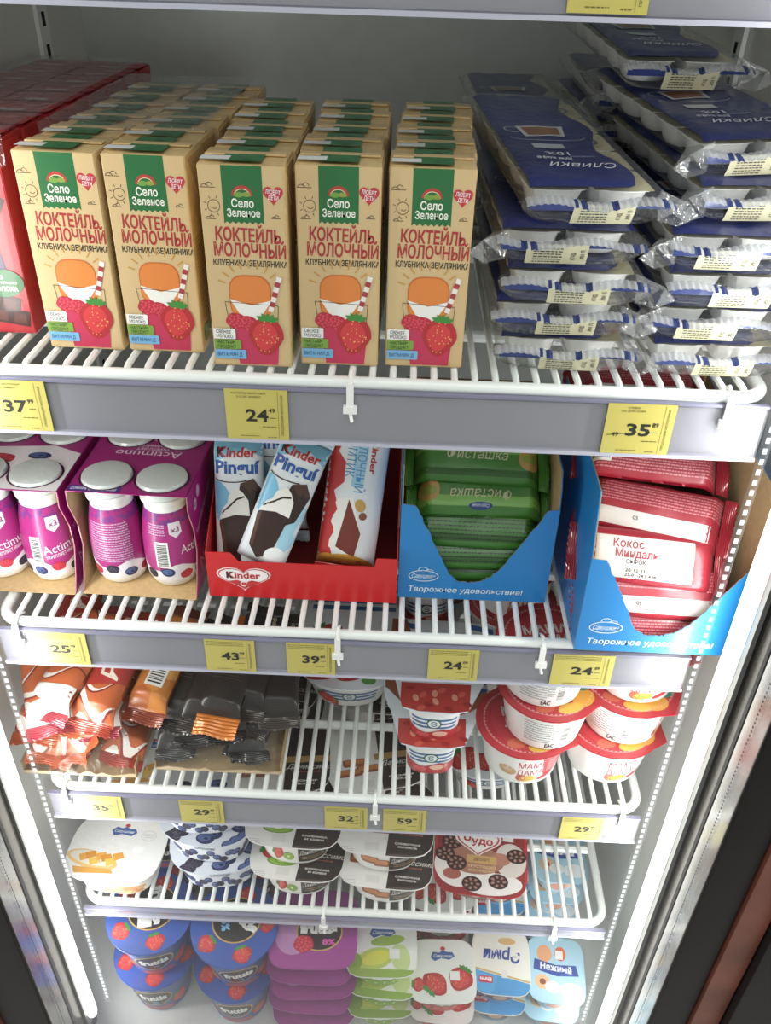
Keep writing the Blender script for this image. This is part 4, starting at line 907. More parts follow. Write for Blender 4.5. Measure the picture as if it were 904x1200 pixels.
def tray(loc, w, d, label, h=.007):
    t = thing('cardboard_tray', label, 'tray', loc); r = random.Random(int(w * 1e5))
    link('tray_bottom', boxme('tray_bottom', -w / 2, w / 2, 0, d, .0002, .001, M_KIN), t)
    P = [(-w / 2, .001)] + [(-w / 2 + w * k / 20, h * .55 + r.uniform(-.002, .002)) for k in range(21)] + [(w / 2, .001)]
    bm = bmesh.new(); prism(bm, P, -.0008, 0, ax='y'); link('front_wall', finish(bm, 'front_wall', mat('pale_board', '#cbb491', .7)), t)
    for s in (-1, 1): link('side_wall', boxme('side_wall', s * w / 2 - .0005, s * w / 2 + .0005, 0, d, .001, h * 2.2, M_KIN), t)
tray((-.2340, .0045, Z3), .100, .13, 'cardboard tray of orange and white swirl bars')
tray((-.1130, .0145, Z3), .112, .13, 'cardboard tray of black wrapped bars')
def along(tilt, yaw, roll): return (Matrix.Rotation(yaw, 4, 'Z') @ Matrix.Rotation(tilt, 4, 'X') @ Matrix.Rotation(roll, 4, 'Y')).to_euler()
def heap(M, specs, name, cat, base, grp):
    for i, (v, x, y, z, ti, yw, ro, lb) in enumerate(specs):
        bar(name, M[v], base + lb, cat, (x, y, Z3 + z), along(ti, yw, ro), grp)
heap(SW, [
    (1, -0.2660, .046, .074, .16, .42, .10, ', pointing to the lower left over the tray edge'),
    (1, -0.2310, .054, .088, .24, -.30, -.05, ', white end uppermost in the middle of the heap'),
    (0, -0.2020, .054, .080, .30, -.22, .05, ' with red lettered panel, uppermost at the right'),
    (2, -0.2400, .056, .062, .08, .02, 0, ', second layer, middle'),
    (2, -0.2700, .062, .040, .02, .05, .1, ', second layer, left'),
    (1, -0.2060, .068, .046, .06, -.08, -.3, ', second layer, right'),
    (2, -0.2640, .062, .012, 0, .05, .3, ', bottom layer, left'),
    (2, -0.2340, .062, .014, 0, -.10, -.4, ', bottom layer, middle'),
    (0, -0.2060, .064, .012, 0, .12, .5, ', bottom layer, right'),
    (2, -0.2240, .060, .036, .03, .15, -1.1, ', standing on its edge between the layers'),
    (0, -0.2540, .120, .090, .1, .1, 0, ', rearmost, dark gap beside it')], 'swirl_bar', 'snack bar', 'orange and white swirl wrapped bar', 'swirl wrapped bars on the third shelf')
heap(DK, [
    (0, -.1620, .070, .074, .26, -.20, .05, ' with orange wrapper and barcode, uppermost at the left'),
    (1, -.1380, .072, .060, .22, -.16, 0, ' with orange rear end, second from the left'),
    (2, -.1180, .068, .068, .26, -.14, 0, ', crinkled clear end, uppermost in the middle'),
    (2, -.0860, .080, .072, .26, -.06, .1, ' with pale lettering, uppermost right of the middle'),
    (2, -.0630, .080, .062, .22, .10, 0, ', uppermost at the right edge of the tray'),
    (1, -.1500, .074, .030, .05, .32, .1, ', second layer, left'), (1, -.1580, .074, .010, 0, .12, 0, ', bottom layer, left'), (1, -.1040, .064, .022, .06, .36, .3, ', end poking out over the shelf edge'),
    (1, -.1080, .074, .040, .08, .10, -.2, ', second layer, middle'), (1, -.0800, .076, .010, 0, -.22, 0, ', bottom layer, right'), (2, -.0720, .080, .038, .05, -.30, .1, ', second layer, right')], 'dark_bar', 'snack bar', 'black film wrapped bar', 'black wrapped bars on the third shelf')
bar('dark_bar', BR, 'black wrapped bar with bright orange and yellow flared end', 'snack bar', (-.1010, .060, Z3 + .074), along(.26, -.16, 0))
def crumple(name, label, x0, x1, y0, y1, z0, z1, seed, m):
    bm = bmesh.new(); nx, ny = 22, 18; g = []
    for i in range(nx + 1):
        g.append([])
        for j in range(ny + 1):
            q = j / ny; x = x0 + (x1 - x0) * i / nx; y = y0 + (y1 - y0) * q; z = z0 + (z1 - z0) * min(1, q * 1.5) ** .7
            n = noise.noise(Vector((i * .35 + seed, j * .4, 0))); n2 = noise.noise(Vector((i * .8, j * .9, seed)))
            g[-1].append(bm.verts.new((x + .003 * n2, y - .003 * n, z + .004 * n + .002 * n2)))
    for i in range(nx):
        for j in range(ny): bm.faces.new((g[i][j], g[i + 1][j], g[i + 1][j + 1], g[i][j + 1]))
    tagit(link(name, finish(bm, name, m, True, 0)), label, 'film')
M_CR = film_mat('crumpled_film', .02, .2, bump=1.0, bscale=45, haze=.015)
crumple('film_wrap', 'crumpled clear film over the tray of orange swirl bars', -.284, -.186, -.006, .04, Z3 + .006, Z3 + .070, 3, M_CR)
crumple('film_wrap', 'crumpled clear film over the tray of black bars', -.166, -.060, .004, .05, Z3 + .008, Z3 + .055, 8, M_CR)
# ---- cups: generic tapered tub with side print, foil lid and lid print
def tub_meshes(key, at, bt, ab, bb, h, n, side=None, lid=None, body='#f1f1ee', rim=.003, tab=None, lidn=None, sidespan=None, pm=None):
    bm = bmesh.new(); S = 40; lidn = lidn or n
    prof = [(0, .90), (.0, .96), (.03, 1.0)]
    def dim(z): q = z / h; return ab + (at - ab) * q, bb + (bt - bb) * q
    rs = [ring(ab * .9, bb * .9, n, .0, S), ring(ab * .97, bb * .97, n, .0008, S)]
    for q in (.06, .3, .6, .92): rs.append(ring(*dim(q * h), n, q * h, S))
    rs.append(ring(at + rim * .8, bt + rim * .8, lidn, h * .955, S)); rs.append(ring(at + rim, bt + rim, lidn, h - .0006, S))
    loft(bm, rs); M = {'cup_body': finish(bm, 'cup_body', mat('tub_' + body, body, .35, coat=.25), True, 45)}
    R = (at + ab + bt + bb) / 4
    def sm(x, y, d):
        an = x / R; a_, b_ = dim(y); px, py = sell(a_ + d, b_ + d, n, an); return (px, py, y)
    if side: M['side_print'] = side.mesh('side_print', sm, PRINTG, seg=5, smooth=True, step=.0001)
    o = []
    for k in range(S):
        x, y = sell(at + rim + .0006, bt + rim + .0006, lidn, 2 * PI * k / S); o.append((x, y))
    if tab:
        an, ln, wd = tab
        P = []
        for (x, y) in o:
            th = math.atan2(x, -y); dd = (th - an + PI) % (2 * PI) - PI; f = 1 + max(0, 1 - abs(dd) / wd) ** 1.3 * ln; P.append((x * f, y * f))
        o2 = P
    else: o2 = o
    bm = bmesh.new(); rr = random.Random(len(key))
    A = [bm.verts.new((x, y, h - .0005)) for x, y in o2]; B = [bm.verts.new((x, y, h + .0005)) for x, y in o2]; cb = bm.verts.new((0, 0, h + .0005)); ca = bm.verts.new((0, 0, h - .0005))
    for k in range(S):
        j = (k + 1) % S; bm.faces.new((A[k], A[j], B[j], B[k])); bm.faces.new((B[k], B[j], cb)); bm.faces.new((A[j], A[k], ca))
    lc = lid.t[0][0] if lid else lin('#eeeeee')
    M['foil_lid'] = finish(bm, 'foil_lid', mat('lidfoil_' + key, tuple(int(255 * (1.055 * max(v, .0031) ** (1 / 2.4) - .055)) for v in lc), .3, .1, bump=.3, bscale=160))
    if lid:
        cl = [(x * 990, y * 990) for x, y in (o if not tab else o)]
        M['lid_print'] = lid.mesh('lid_print', TOP(h + .0005), PRINTF, clip=cl, step=.00008)
        if tab:
            b = Art(); b.poly([(x * 990, y * 990) for x, y in o2], '#%02x%02x%02x' % tuple(int(255 * (1.055 * max(v, .0031) ** (1 / 2.4) - .055)) for v in lc))
            M['tab_print'] = b.mesh('tab_print', TOP(h + .0005), PRINTF, base=.0001)
    return M
TB = {}
def tub(key, name, cat, M, loc, rot, label, group=None):
    if key not in TB:
        t = thing(name); 
        for k in ('cup_body', 'side_print'):
            if k in M: link(k, M[k], t)
        l = link('foil_lid', M['foil_lid'], t)
        for k in ('tab_print', 'lid_print'):
            if k in M: link(k, M[k], l)
        TB[key] = t; t.location = loc; t.rotation_euler = rot; return tagit(t, label, cat, group)
    return dup(TB[key], loc, rot, label=label, cat=cat, group=group)
def rx(t, z=0, r=0): return (t, r, z)
# red-lidded baby curd cups
def mama_side(v):
    a = Art(); c = PI * 42
    a.rect(-c, 2, c, 34, '#efedea'); a.L = 1; rot = {0: 0, 1: 55, 2: 0}[v]
    def g(x): return x
    o = 0 if v != 1 else 46
    for ox in (o, o - c if v == 1 else o + c):
        a.text('МАМА', ox + 2, 24, 6.5, '#c2263c', 27, bold=.008, rot=.03); a.text('ЛАМА', ox + 1, 15.6, 6.2, '#c2263c', 27, bold=.008, rot=.03)
        a.ell(ox - 8, 9, 5, 4, '#c0604a'); a.ell(ox - 2, 8.5, 7, 3.5, '#e3b93a', .2); a.ell(ox + 4, 9, 5, 3, '#d9c04a'); a.ell(ox + 18, 8, 9, 2.2, '#c2263c', .15)
    if v == 1:
        a.scribble(-34, 28, -8, 9, 2.4, '#8a8a92', .8, 5); a.barcode(0, 8, 9, 27, True, 9); a.scribble(11, 27, 20, 6, 2, '#8a8a92', .8, 6); a.text('EAC', -8, 6, 4.2, '#26262c', 9, bold=.02); a.scribble(-8, 24, -1, 6, 2.2, '#777780', .7, 8)
    if v == 2:
        a.L = 1; a.ell(-22, 15, 9, 5, '#c9a070'); a.ell(-22, 18, 5, 3, '#e4e0d8'); a.poly([(10, 30), (34, 30), (36, 12), (16, 8)], '#c8303e'); a.L = 2; a.scribble(17, 26, 32, 6, 2.3, '#f0d4d4', .8, 2)
    return a
a = Art(); a.rect(-60, -60, 60, 60, '#c02a36'); a.L = 1; a.arc(0, 0, 40, 40, 0, 360, .6, '#e8a0a0', 40); a.ell(0, 0, 33, 33, '#c93642', n=40); a.L = 2
a.ell(24, -24, 12, 9, '#e6a83a', .6); a.ell(8, -33, 12, 6, '#e0b840', .1); a.ell(30, -8, 9, 7, '#3f9a80', .4); a.ell(-14, -28, 9, 6, '#d86a50'); a.text('МАМА', 0, 12, 11, '#f0e6e6', 42, bold=.03); a.text('ЛАМА', 0, -2, 11, '#f0e6e6', 42, bold=.03)
for k in range(60): an = 2 * PI * k / 60; a.ell(39 * math.cos(an), 39 * math.sin(an), 1.1, .6, '#e9b4b4', an + PI / 2, 6)
MLID = a.sc(.93, .93)
MAMA = [tub_meshes('mama%d' % v,   .0395, .0395, .0320, .0320, .0480, 2, mama_side(v).sc(.92, 1.32), MLID, '#f0eeeb', .0040, (.95, .14, .30)) for v in range(3)]
G = 'red-lidded curd cups on the third shelf'
for k, (v, x, y, rz) in enumerate([(2, .1590, .047, .1), (1, .1730, .045, .25), (1, .1670, .047, .15)]):
    tub('mama%d' % v, 'curd_cup', 'cup', MAMA[v], (x, y, Z3 + k * .0495), rx(0, rz), 'white red-lidded curd cup, %s of the left stack' % ('lowest', 'middle one', 'top one, half under the rail')[k], G)
for k, (v, x, y, rz) in enumerate([(0, .2360, .052, .15), (1, .2440, .054, -.25), (0, .2460, .056, 0)]):
    tub('mama%d' % v, 'curd_cup', 'cup', MAMA[v], (x, y, Z3 + k * .0495), rx(0, rz), 'white red-lidded curd cup, %s of the right stack' % ('lowest', 'middle one', 'top one, half under the rail')[k], G)
for k in range(3): tub('mama0', 'curd_cup', 'cup', MAMA[0], (.150, .155, Z3 + k * .0495), rx(0, .1), 'white curd cup behind the left stack of red lids, %s' % ('lowest', 'middle', 'top')[k], G)
for k in range(3): tub('mama1', 'curd_cup', 'cup', MAMA[1], (.246, .160, Z3 + k * .0495), rx(0, .1), 'white curd cup behind the right stack of red lids, %s' % ('lowest', 'middle', 'top')[k], G)
# strawberry bowls with blue stripes
def stripes(a, cx, cy, w, h, L=1):
    a.L = L
    for k in range(3): a.rect(cx - w / 2, cy - h / 2 + k * h / 2.6, cx + w / 2, cy - h / 2 + k * h / 2.6 + h * .2, '#3a6a9c')
    a.L = L + 1; a.ell(cx, cy, h * .62, h * .5, '#2c5a4a'); a.L = L + 2; a.ell(cx, cy, h * .5, h * .38, '#dfe6e4'); a.L = L + 3; a.arc(cx - 0, cy + h * .1, h * .2, h * .12, 0, 270, h * .08, '#2c4c7a'); a.arc(cx, cy - h * .1, h * .2, h * .12, 180, 450, h * .08, '#2c4c7a')
a = Art(); a.rect(-150, 3, 150, 30, '#e8e6e4'); stripes(a, 2, 17, 54, 12); a.L = 5; a.berry(-24, 12, 8, 7, 'strawberry', rot=1); a.berry(-16, 9, 7, 5, 'strawberry', rot=-1)
b = Art(); b.rect(-70, -70, 70, 70, '#e3e8ee'); b.L = 1; b.berry(-24, -18, 20, 15, 'strawberry', rot=.8); b.berry(-2, -22, 15, 12, 'strawberry', rot=-.6); b.L = 4; b.text('СНЕЖОК', 26, -12, 7, '#2a4f94', 34, bold=.03); b.ell(20, -32, 7, 5, '#5d9a44'); b.rect(-40, 20, 40, 26, '#3a6a9c'); b.rect(-40, 30, 40, 36, '#3a6a9c')
BOWL = tub_meshes('bowl', .046, .040, .034, .028, .040, 2.3, a.sc(1, 1.2), b, '#e9e7e5', .004)
for k in range(2): tub('bowl', 'yogurt_bowl', 'cup', BOWL, (-.003 + .003 * k, .126, Z3 + k * .0415), rx(0, 0), 'strawberry yogurt bowl with blue stripes, %s' % ('front lower one resting on the wires', 'front upper one half under the rail')[k], 'strawberry yogurt bowls')
for k in range(2): tub('bowl', 'yogurt_bowl', 'cup', BOWL, (-.005 + .003 * k, .235, Z3 + k * .0415), rx(0, 0), 'strawberry yogurt bowl in the dark second row, %s' % ('lower', 'upper')[k], 'strawberry yogurt bowls')
# two-compartment cottage cheese packs: wide rear tub plus small front cup under one foil
def duo():
    t = thing('cottage_cheese_pack')
    bm = bmesh.new(); loft(bm, [ring(.034, .022, 3.2, .004, 36), ring(.036, .0245, 3.2, .0055, 36), ring(.0405, .0285, 3.4, .031, 36), ring(.044, .032, 3.4, .0325, 36), ring(.044, .032, 3.4, .034, 36)])
    bmesh.ops.translate(bm, verts=bm.verts, vec=(0, .030, 0)); link('rear_tub', finish(bm, 'rear_tub', M_WHITE, True), t)
    bm = bmesh.new(); loft(bm, [ring(.0185, .0165, 2.6, -.004, 36), ring(.0205, .0185, 2.6, -.002, 36), ring(.0245, .0225, 2.8, .031, 36), ring(.0275, .025, 2.8, .0325, 36), ring(.0275, .025, 2.8, .034, 36)])
    bmesh.ops.translate(bm, verts=bm.verts, vec=(-.004, -.026, 0)); fc = link('front_cup', finish(bm, 'front_cup', M_WHITE, True), t)
    a = Art(); a.rect(-26, 2, 26, 28, '#e9e9ea'); stripes(a, 0, 17, 40, 11); a.L = 5; a.poly([(-26, -2), (26, -2), (26, 8), (8, 11), (-8, 6), (-26, 12)], '#b52a30'); a.L = 6; a.ell(6, 6, 7, 3, '#e8b4a0'); a.ell(-10, 4, 6, 3, '#d4565a')
    def sm(x, y, d):
        q = min(1, max(0, (y + .002) / .033)); px, py = sell(.0205 + .004 * q + d, .0185 + .004 * q + d, 2.7, x / .0225); return (px - .004, py - .026, y)
    link('side_print', a.mesh('side_print', sm, PRINTG, seg=4, smooth=True, step=.0001), fc)
    O = [(-48, 60), (48, 60), (48, 6), (30, -10), (25, -30), (23, -50), (10, -54), (-18, -54), (-31, -50), (-33, -28), (-44, -6), (-48, 10)]
    bm = bmesh.new(); prism(bm, [(x * .001, y * .001) for x, y in O], .034, .0350); fl = link('foil_lid', finish(bm, 'foil_lid', mat('lid_duo', '#dfe6ee', .3, .1, bump=.4, bscale=140)), t)
    a = Art(); a.rect(-50, -56, 50, 62, '#dfe7ef'); a.L = 1
    for k, (x0, x1) in enumerate([(-50, -20), (24, 50)]):
        for j in range(4): a.poly([(x0, 58 - j * 12), (x1, 52 - j * 12), (x1, 45 - j * 12), (x0, 51 - j * 12)], '#2b5fa8')
    a.poly([(-50, 62), (-34, 62), (-18, 0), (-26, -10), (-50, 20)], '#8c4a2a'); a.poly([(50, 16), (50, 4), (30, -12), (16, -8), (24, 4)], '#a85f38')
    a.L = 2; a.text('ТВОРОЖНОЕ ЗЕРНО', 6, 30, 5.4, '#27539a', 50, rot=-.06, bold=.03); a.text('В СЛИВКАХ', 4, 22.5, 5, '#27539a', 30, rot=-.06, bold=.03); a.poly([(-14, 19), (28, 15), (28, 9), (-14, 13)], '#b8242c'); a.L = 3; a.text('С КЛУБНИКОЙ', 7, 14, 3, '#f4ecec', 32, rot=-.08); a.L = 2
    a.ell(4, -6, 27, 13, '#a3542e', n=28); a.L = 3; a.ell(4, -5, 23, 10, '#e8e8e6', n=28); a.L = 4
    for k in range(26): r = random.Random(k); an = r.uniform(0, 6.28); d = math.sqrt(r.random()); a.ell(4 + 20 * d * math.cos(an), -5 + 8 * d * math.sin(an), 3, 2.2, ('#f6f6f2', '#c9cdd0')[k % 2], n=7)
    a.L = 2; a.poly([(-34, -22), (26, -20), (24, -56), (-34, -56)], '#b8362e'); a.L = 3
    for k in range(12): a.ell(-26 + (k * 11) % 50, -28 - (k * 7) % 24, 4, 2.5, ('#9c1f22', '#d65a48', '#e09a80')[k % 3], k)
    a.line([(-26, 2), (-6, 42)], 1.4, '#c9ccd0')
    area2 = O
    link('lid_print', a.mesh('lid_print', TOP(.0350), PRINTF, clip=None, step=.00008) if False else a.mesh('lid_print', TOP(.0350), PRINTF, clip=[(-47, 59), (47, 59), (47, 6), (24, -50), (10, -53.5), (-18, -53.5), (-32, -50), (-47, 10)], step=.00008), fl)
    for o in kids(t):
        for q in [o] + kids(o):
            if not q.data.get('st'):
                q.data['st'] = 1
                for vv in q.data.vertices: vv.co.z = vv.co.z * 1.2
    return t
D = duo()
for k in range(2):
    lb = 'two-part cottage cheese pack with strawberry cup, ' + ('lower one of the front stack', 'upper one of the front stack, lettered lid showing')[k]
    loc = (.0800 + .002 * k, .066 + .001 * k, Z3 + .0052 + k * .0428)
    if k == 0: D.location = loc; tagit(D, lb, 'dairy pack', 'cottage cheese packs')
    else: dup(D, loc, (0, 0, (.0, -.04)[k]), label=lb, cat='dairy pack', group='cottage cheese packs')
for k in range(2): dup(D, (.075, .215, Z3 + .0052 + k * .0428), (0, 0, 0), label='two-part cottage cheese pack behind the front stack, ' + ('lower', 'upper')[k], cat='dairy pack', group='cottage cheese packs')
# ================================================================== SHELF 4
# white trays with mango
def rnd(a, x, y, r, kind): a.berry(x, y, r, r * .8, kind)
a = Art(); a.rect(-150, 2, 150, 26, '#efece6'); a.L = 1; a.poly([(-8, 3), (34, 3), (30, 14), (10, 17), (-6, 12)], '#c98a4a'); a.L = 2
for k in range(8): a.ell(k * 5 - 4, 8 + 3 * math.sin(k * 2), 4, 2.6, ('#b8742f', '#d9a560')[k % 2])
b = Art(); b.rect(-60, -60, 60, 60, '#eeeeed'); b.L = 1; b.ell(-22, -22, 30, 13, '#e9c27a', -.25, 30); b.L = 2; b.ell(-22, -20, 26, 10, '#e9e2d4', -.2, 30)
b.L = 3
for k in range(7): b.poly([(-38 + k * 6, -16 + 5 * math.sin(k * 2.3)), (-28 + k * 6, -12 + 5 * math.sin(k * 2.3)), (-24 + k * 6, -20 + 5 * math.sin(k * 2.3)), (-34 + k * 6, -26 + 5 * math.sin(k * 2.3))], ('#e9a52e', '#d88f22', '#f2c34e')[k % 3])
b.poly([(-40, -34), (2, -34), (6, -40), (-36, -44)], '#e0a040'); b.L = 2
b.poly([(-13, 26), (-8, 32), (-2, 30), (2, 33), (8, 30), (13, 31), (16, 25), (11, 19), (0, 21), (-9, 18)], '#2c5aa0'); b.L = 3; b.text('Савушкин', 1.5, 25.5, 4.2, '#eef2f8', 22, shear=.3); b.berry(3, 35, 3, 2.6, 'raspberry'); b.L = 2; b.arc(30, 22, 8, 8, 0, 360, .4, '#b9b9b9', 24); b.scribble(25, 24, 36, 3, 2.4, '#a2a2a2', .5, 3); b.rect(18, -6, 29, 5, '#f7f7f7')
MANGO = tub_meshes('mango', .0430, .0345, .036, .028, .036, 3.2, a.sc(1, 1.3), b.sc(.92, .72), '#f0efec', .0045)
G = 'white mango dessert trays'
tub('mango', 'dessert_tray', 'dessert tray', MANGO, (-.2310, .030, Z4), rx(.0, -.06), 'white octagonal dessert tray with mango cubes, front left of the lowest shelf', G)
tub('mango', 'dessert_tray', 'dessert tray', MANGO, (-.2200, .110, Z4), rx(0, .05), 'white dessert tray with mango, lower one behind the front tray', G)
tub('mango', 'dessert_tray', 'dessert tray', MANGO, (-.2150, .110, Z4 + .038), rx(0, .12), 'white dessert tray with mango, upper one behind the front tray', G)
# blueberry stack
a = Art(); a.rect(-150, 2, 150, 24, '#e6e9f0'); a.L = 1
for k in range(26): a.berry(-75 + k * 6, 8 + 3.5 * math.sin(k * 1.9), 4.4, 3.1, ('blueberry', 'blackberry')[k % 3 == 1], seed=k)
a.L = 4; a.text('Савушкин', 4, 17.5, 3.2, '#5f7088', 20, shear=.3)
b = Art(); b.rect(-60, -60, 60, 60, '#dfe4ee'); b.L = 1
for k in range(16): b.berry(-44 + (k * 29) % 90, -40 + (k * 17) % 36, 9, 6, ('blueberry', 'blackberry')[k % 3 == 1], seed=k)
b.L = 4; b.text('Савушкин', 0, 18, 6, '#2c5aa0', 34, shear=.3)
BLUEB = tub_meshes('blueb', .0430, .0370, .0370, .0310, .0415, 2.6, a.sc(1, 1.75), b, '#e9ebf0', .0045)
for k in range(3): tub('blueb', 'dessert_tray', 'dessert tray', BLUEB, (-.1330 + (.002, -.002, -.004)[k], .044, Z4 + k * .0445), rx(0, (.1, -.1, .05, .15, 0)[k]), 'blueberry printed dessert tub, %s of its stack' % ('lowest', 'middle', 'topmost')[k], 'blueberry dessert tubs')
for k in range(3): tub('blueb', 'dessert_tray', 'dessert tray', BLUEB, (-.1380, .150, Z4 + k * .0445), rx(0, .1), 'blueberry printed dessert tub in the second row, %s' % ('lowest', 'middle', 'topmost')[k], 'blueberry dessert tubs')
# dessert bowls with dark brown panel
def dan(key, fruit, l1, l2):
    a = Art(); a.rect(-150, 3, 150, 25, '#eeebe6'); a.L = 1; a.rect(6, 4, 36, 21, '#2a1d18'); a.L = 2; a.text('Даниссимо', 21, 15, 4.6, '#eee6dc', 26, rot=.05, bold=.0, shear=.2); a.scribble(10, 9, 33, 2, 2, '#c9a878', .6, 3); a.rect(30, 20, 40, 23, '#b89a5a'); a.L = 1
    b = Art(); b.rect(-60, -60, 60, 110, '#ebe9e6'); b.L = 1; b.poly([(2, -44), (50, -60), (60, 110), (8, 110)], '#2d1f1b'); b.poly([(0, -48), (46, -44), (46, -36), (4, -38)], '#5a4c46')
    b.L = 2; b.text('Даниссимо', 27, 6, 9, '#f0ebe4', 42, rot=-.05, bold=.0, shear=.25); b.text('Творожный', 24, -3, 3, '#c05a40', 24, rot=-.05); b.text(l1, 22, -20, 3.2, '#efe9e2', 24, rot=-.03, bold=.03); b.text(l2, 22, -25.5, 3.2, '#efe9e2', 18, rot=-.03, bold=.03); b.rect(-18, -34, -5, -21, '#dfdcd8'); b.scribble(-42, -32, -28, 4, 3, '#a8a6a2', .7, 5)
    if fruit == 'kiwi':
        a.L = 1; a.berry(-14, 13, 9, 5, 'strawberry', rot=1.2); a.berry(-4, 10, 6, 4.5, 'kiwi'); b.L = 2; b.berry(-24, 8, 16, 12, 'strawberry', rot=1.4); b.berry(-14, -10, 15, 9, 'kiwi'); b.berry(-2, 2, 10, 8, 'kiwi')
    elif fruit == 'caramel':
        a.L = 1; a.berry(-14, 13, 9, 4, 'caramel'); a.berry(-2, 11, 8, 4, 'caramel'); b.L = 2; b.berry(-22, 6, 14, 8, 'caramel'); b.berry(-4, 4, 10, 8, 'caramel'); b.berry(-8, 22, 12, 8, 'caramel')
    else:
        b.L = 2; b.berry(-20, 14, 11, 7, 'caramel'); b.berry(-26, -4, 12, 7, 'caramel'); b.berry(-8, 0, 11, 7, 'caramel'); b.rect(0, 14, 50, 26, '#b08a48')
    return tub_meshes(key, .0400, .0355, .0330, .0285, .0465, 2.4, a.sc(1, 1.72), b.sc(1, .62).mv(0, -16), '#eeebe7', .0062, lidn=4.6)
DANS = {'kiwi': dan('kiwi', 'kiwi', 'КЛУБНИКА', 'И КИВИ'), 'caramel': dan('caramel', 'caramel', 'СЛИВОЧНАЯ', 'КАРАМЕЛЬ'), 'pecan': dan('pecan', 'pecan', 'ПЛОМБИР', 'ПЕКАН')}
NM = {'kiwi': 'strawberry and kiwi', 'caramel': 'caramel', 'pecan': 'pecan'}
for key, x, y in (('kiwi', -.0480, .038), ('caramel', .0400, .034)):
    for k in range(2): tub(key, 'dessert_bowl', 'dessert bowl', DANS[key], (x + (.001, -.001)[k], y + .002 * k, Z4 + k * .0500), rx(0, (-.05, -.04)[k]), '%s dessert bowl with dark brown lid panel, %s of the front stack' % (NM[key], ('lower', 'upper')[k]), NM[key] + ' dessert bowls')
tub('pecan', 'dessert_bowl', 'dessert bowl', DANS['pecan'], (.0240, .070, Z4 + .0995), rx(0, .22), 'pecan dessert bowl with gold stripe, on top of the caramel stack under the wires', None)
tub('pecan', 'dessert_bowl', 'dessert bowl', DANS['pecan'], (-.0640, .062, Z4 + .0995), rx(0, .1), 'pecan dessert bowl with gold stripe, on top of the kiwi stack under the wires', None)
for key, x in (('pecan', .020), ('caramel', -.082)):
    for k in range(3): tub(key, 'dessert_bowl', 'dessert bowl', DANS[key], (x, .165, Z4 + k * .0500), rx(0, -.1), '%s dessert bowl in the second row, seen through the wires, %s' % (NM[key], ('lowest', 'middle', 'top')[k]), NM[key] + ' dessert bowls')
# red tray with heart logo
a = Art(); a.rect(-150, 2, 150, 20, '#8c5a4c'); a.L = 1
for k in range(20): a.ell(-70 + k * 7.5, 10, 4, 4, ('#5a2a20', '#c9b0a4')[k % 2])
b = Art(); b.rect(-60, -70, 60, 70, '#bb1c26'); b.L = 1; b.rrect(-44, -42, 44, 48, 8, '#8f1a20'); b.L = 2; b.ell(-24, -8, 22, 26, '#e9e2de', .2, 26); b.ell(12, -26, 30, 14, '#e9e2de', .1, 26); b.ell(30, 6, 16, 22, '#d9cfc8'); b.L = 3
b.ell(-6, 2, 30, 18, '#a8705c'); b.ell(-28, -18, 9, 7, '#a8584a'); b.ell(20, 6, 10, 8, '#b87a66')
for cx, cy in ((-30, 22), (-24, -4), (-8, -28), (18, -22), (36, 12), (-36, 6)):
    b.L = 4; b.ell(cx, cy, 10, 9.4, '#35140f'); b.L = 5
    for i in range(7): an = i * 2 * PI / 7; b.ell(cx + 6 * math.cos(an), cy + 5.6 * math.sin(an), 2, 1.5, '#a87a6a', an, 8)
    b.ell(cx, cy, 1.4, 1.4, '#a87a6a', n=8)
b.L = 6; b.heart(-3, 26, 21, '#e9e4e2', 1.15, .95); b.L = 7; b.heart(-3, 26, 19, '#c01c28', 1.15, .95); b.L = 8; b.heart(-3, 26.5, 17.5, '#f0ecea', 1.15, .95); b.L = 9; b.text('Чудо', -3, 27, 9, '#b81c28', 30, bold=.035)
b.L = 6; b.rect(-14, -2, 16, 8, '#c9a060'); b.L = 7; b.text('ДЕСЕРТ', 1, 3, 3.4, '#5a2a18', 16); b.text('ХРУСТЯЩИЙ', 1, -6, 3.6, '#e9c890', 28, bold=.02); b.text('ШОКОЛАДНЫЙ', 1, -11, 3, '#e9c890', 26); b.rect(22, 30, 33, 42, '#e4dfdc')
CHU = tub_meshes('chudo', .0420, .0400, .034, .033, .030, 3.0, a.sc(1, 1.3), b.sc(1, .84).mv(0, -10), '#a87a70', .0045, lidn=5)
tub('chudo', 'red_dessert_tray', 'dessert tray', CHU, (.1365, .046, Z4 + .004), rx(.08, -.08), 'red dessert tray with chocolate drops and heart-shaped badge', None)
tub('bowl', 'yogurt_bowl', 'cup', BOWL, (.150, .175, Z4), rx(0, 0), 'pale yogurt bowl behind the red dessert tray', 'strawberry yogurt bowls')
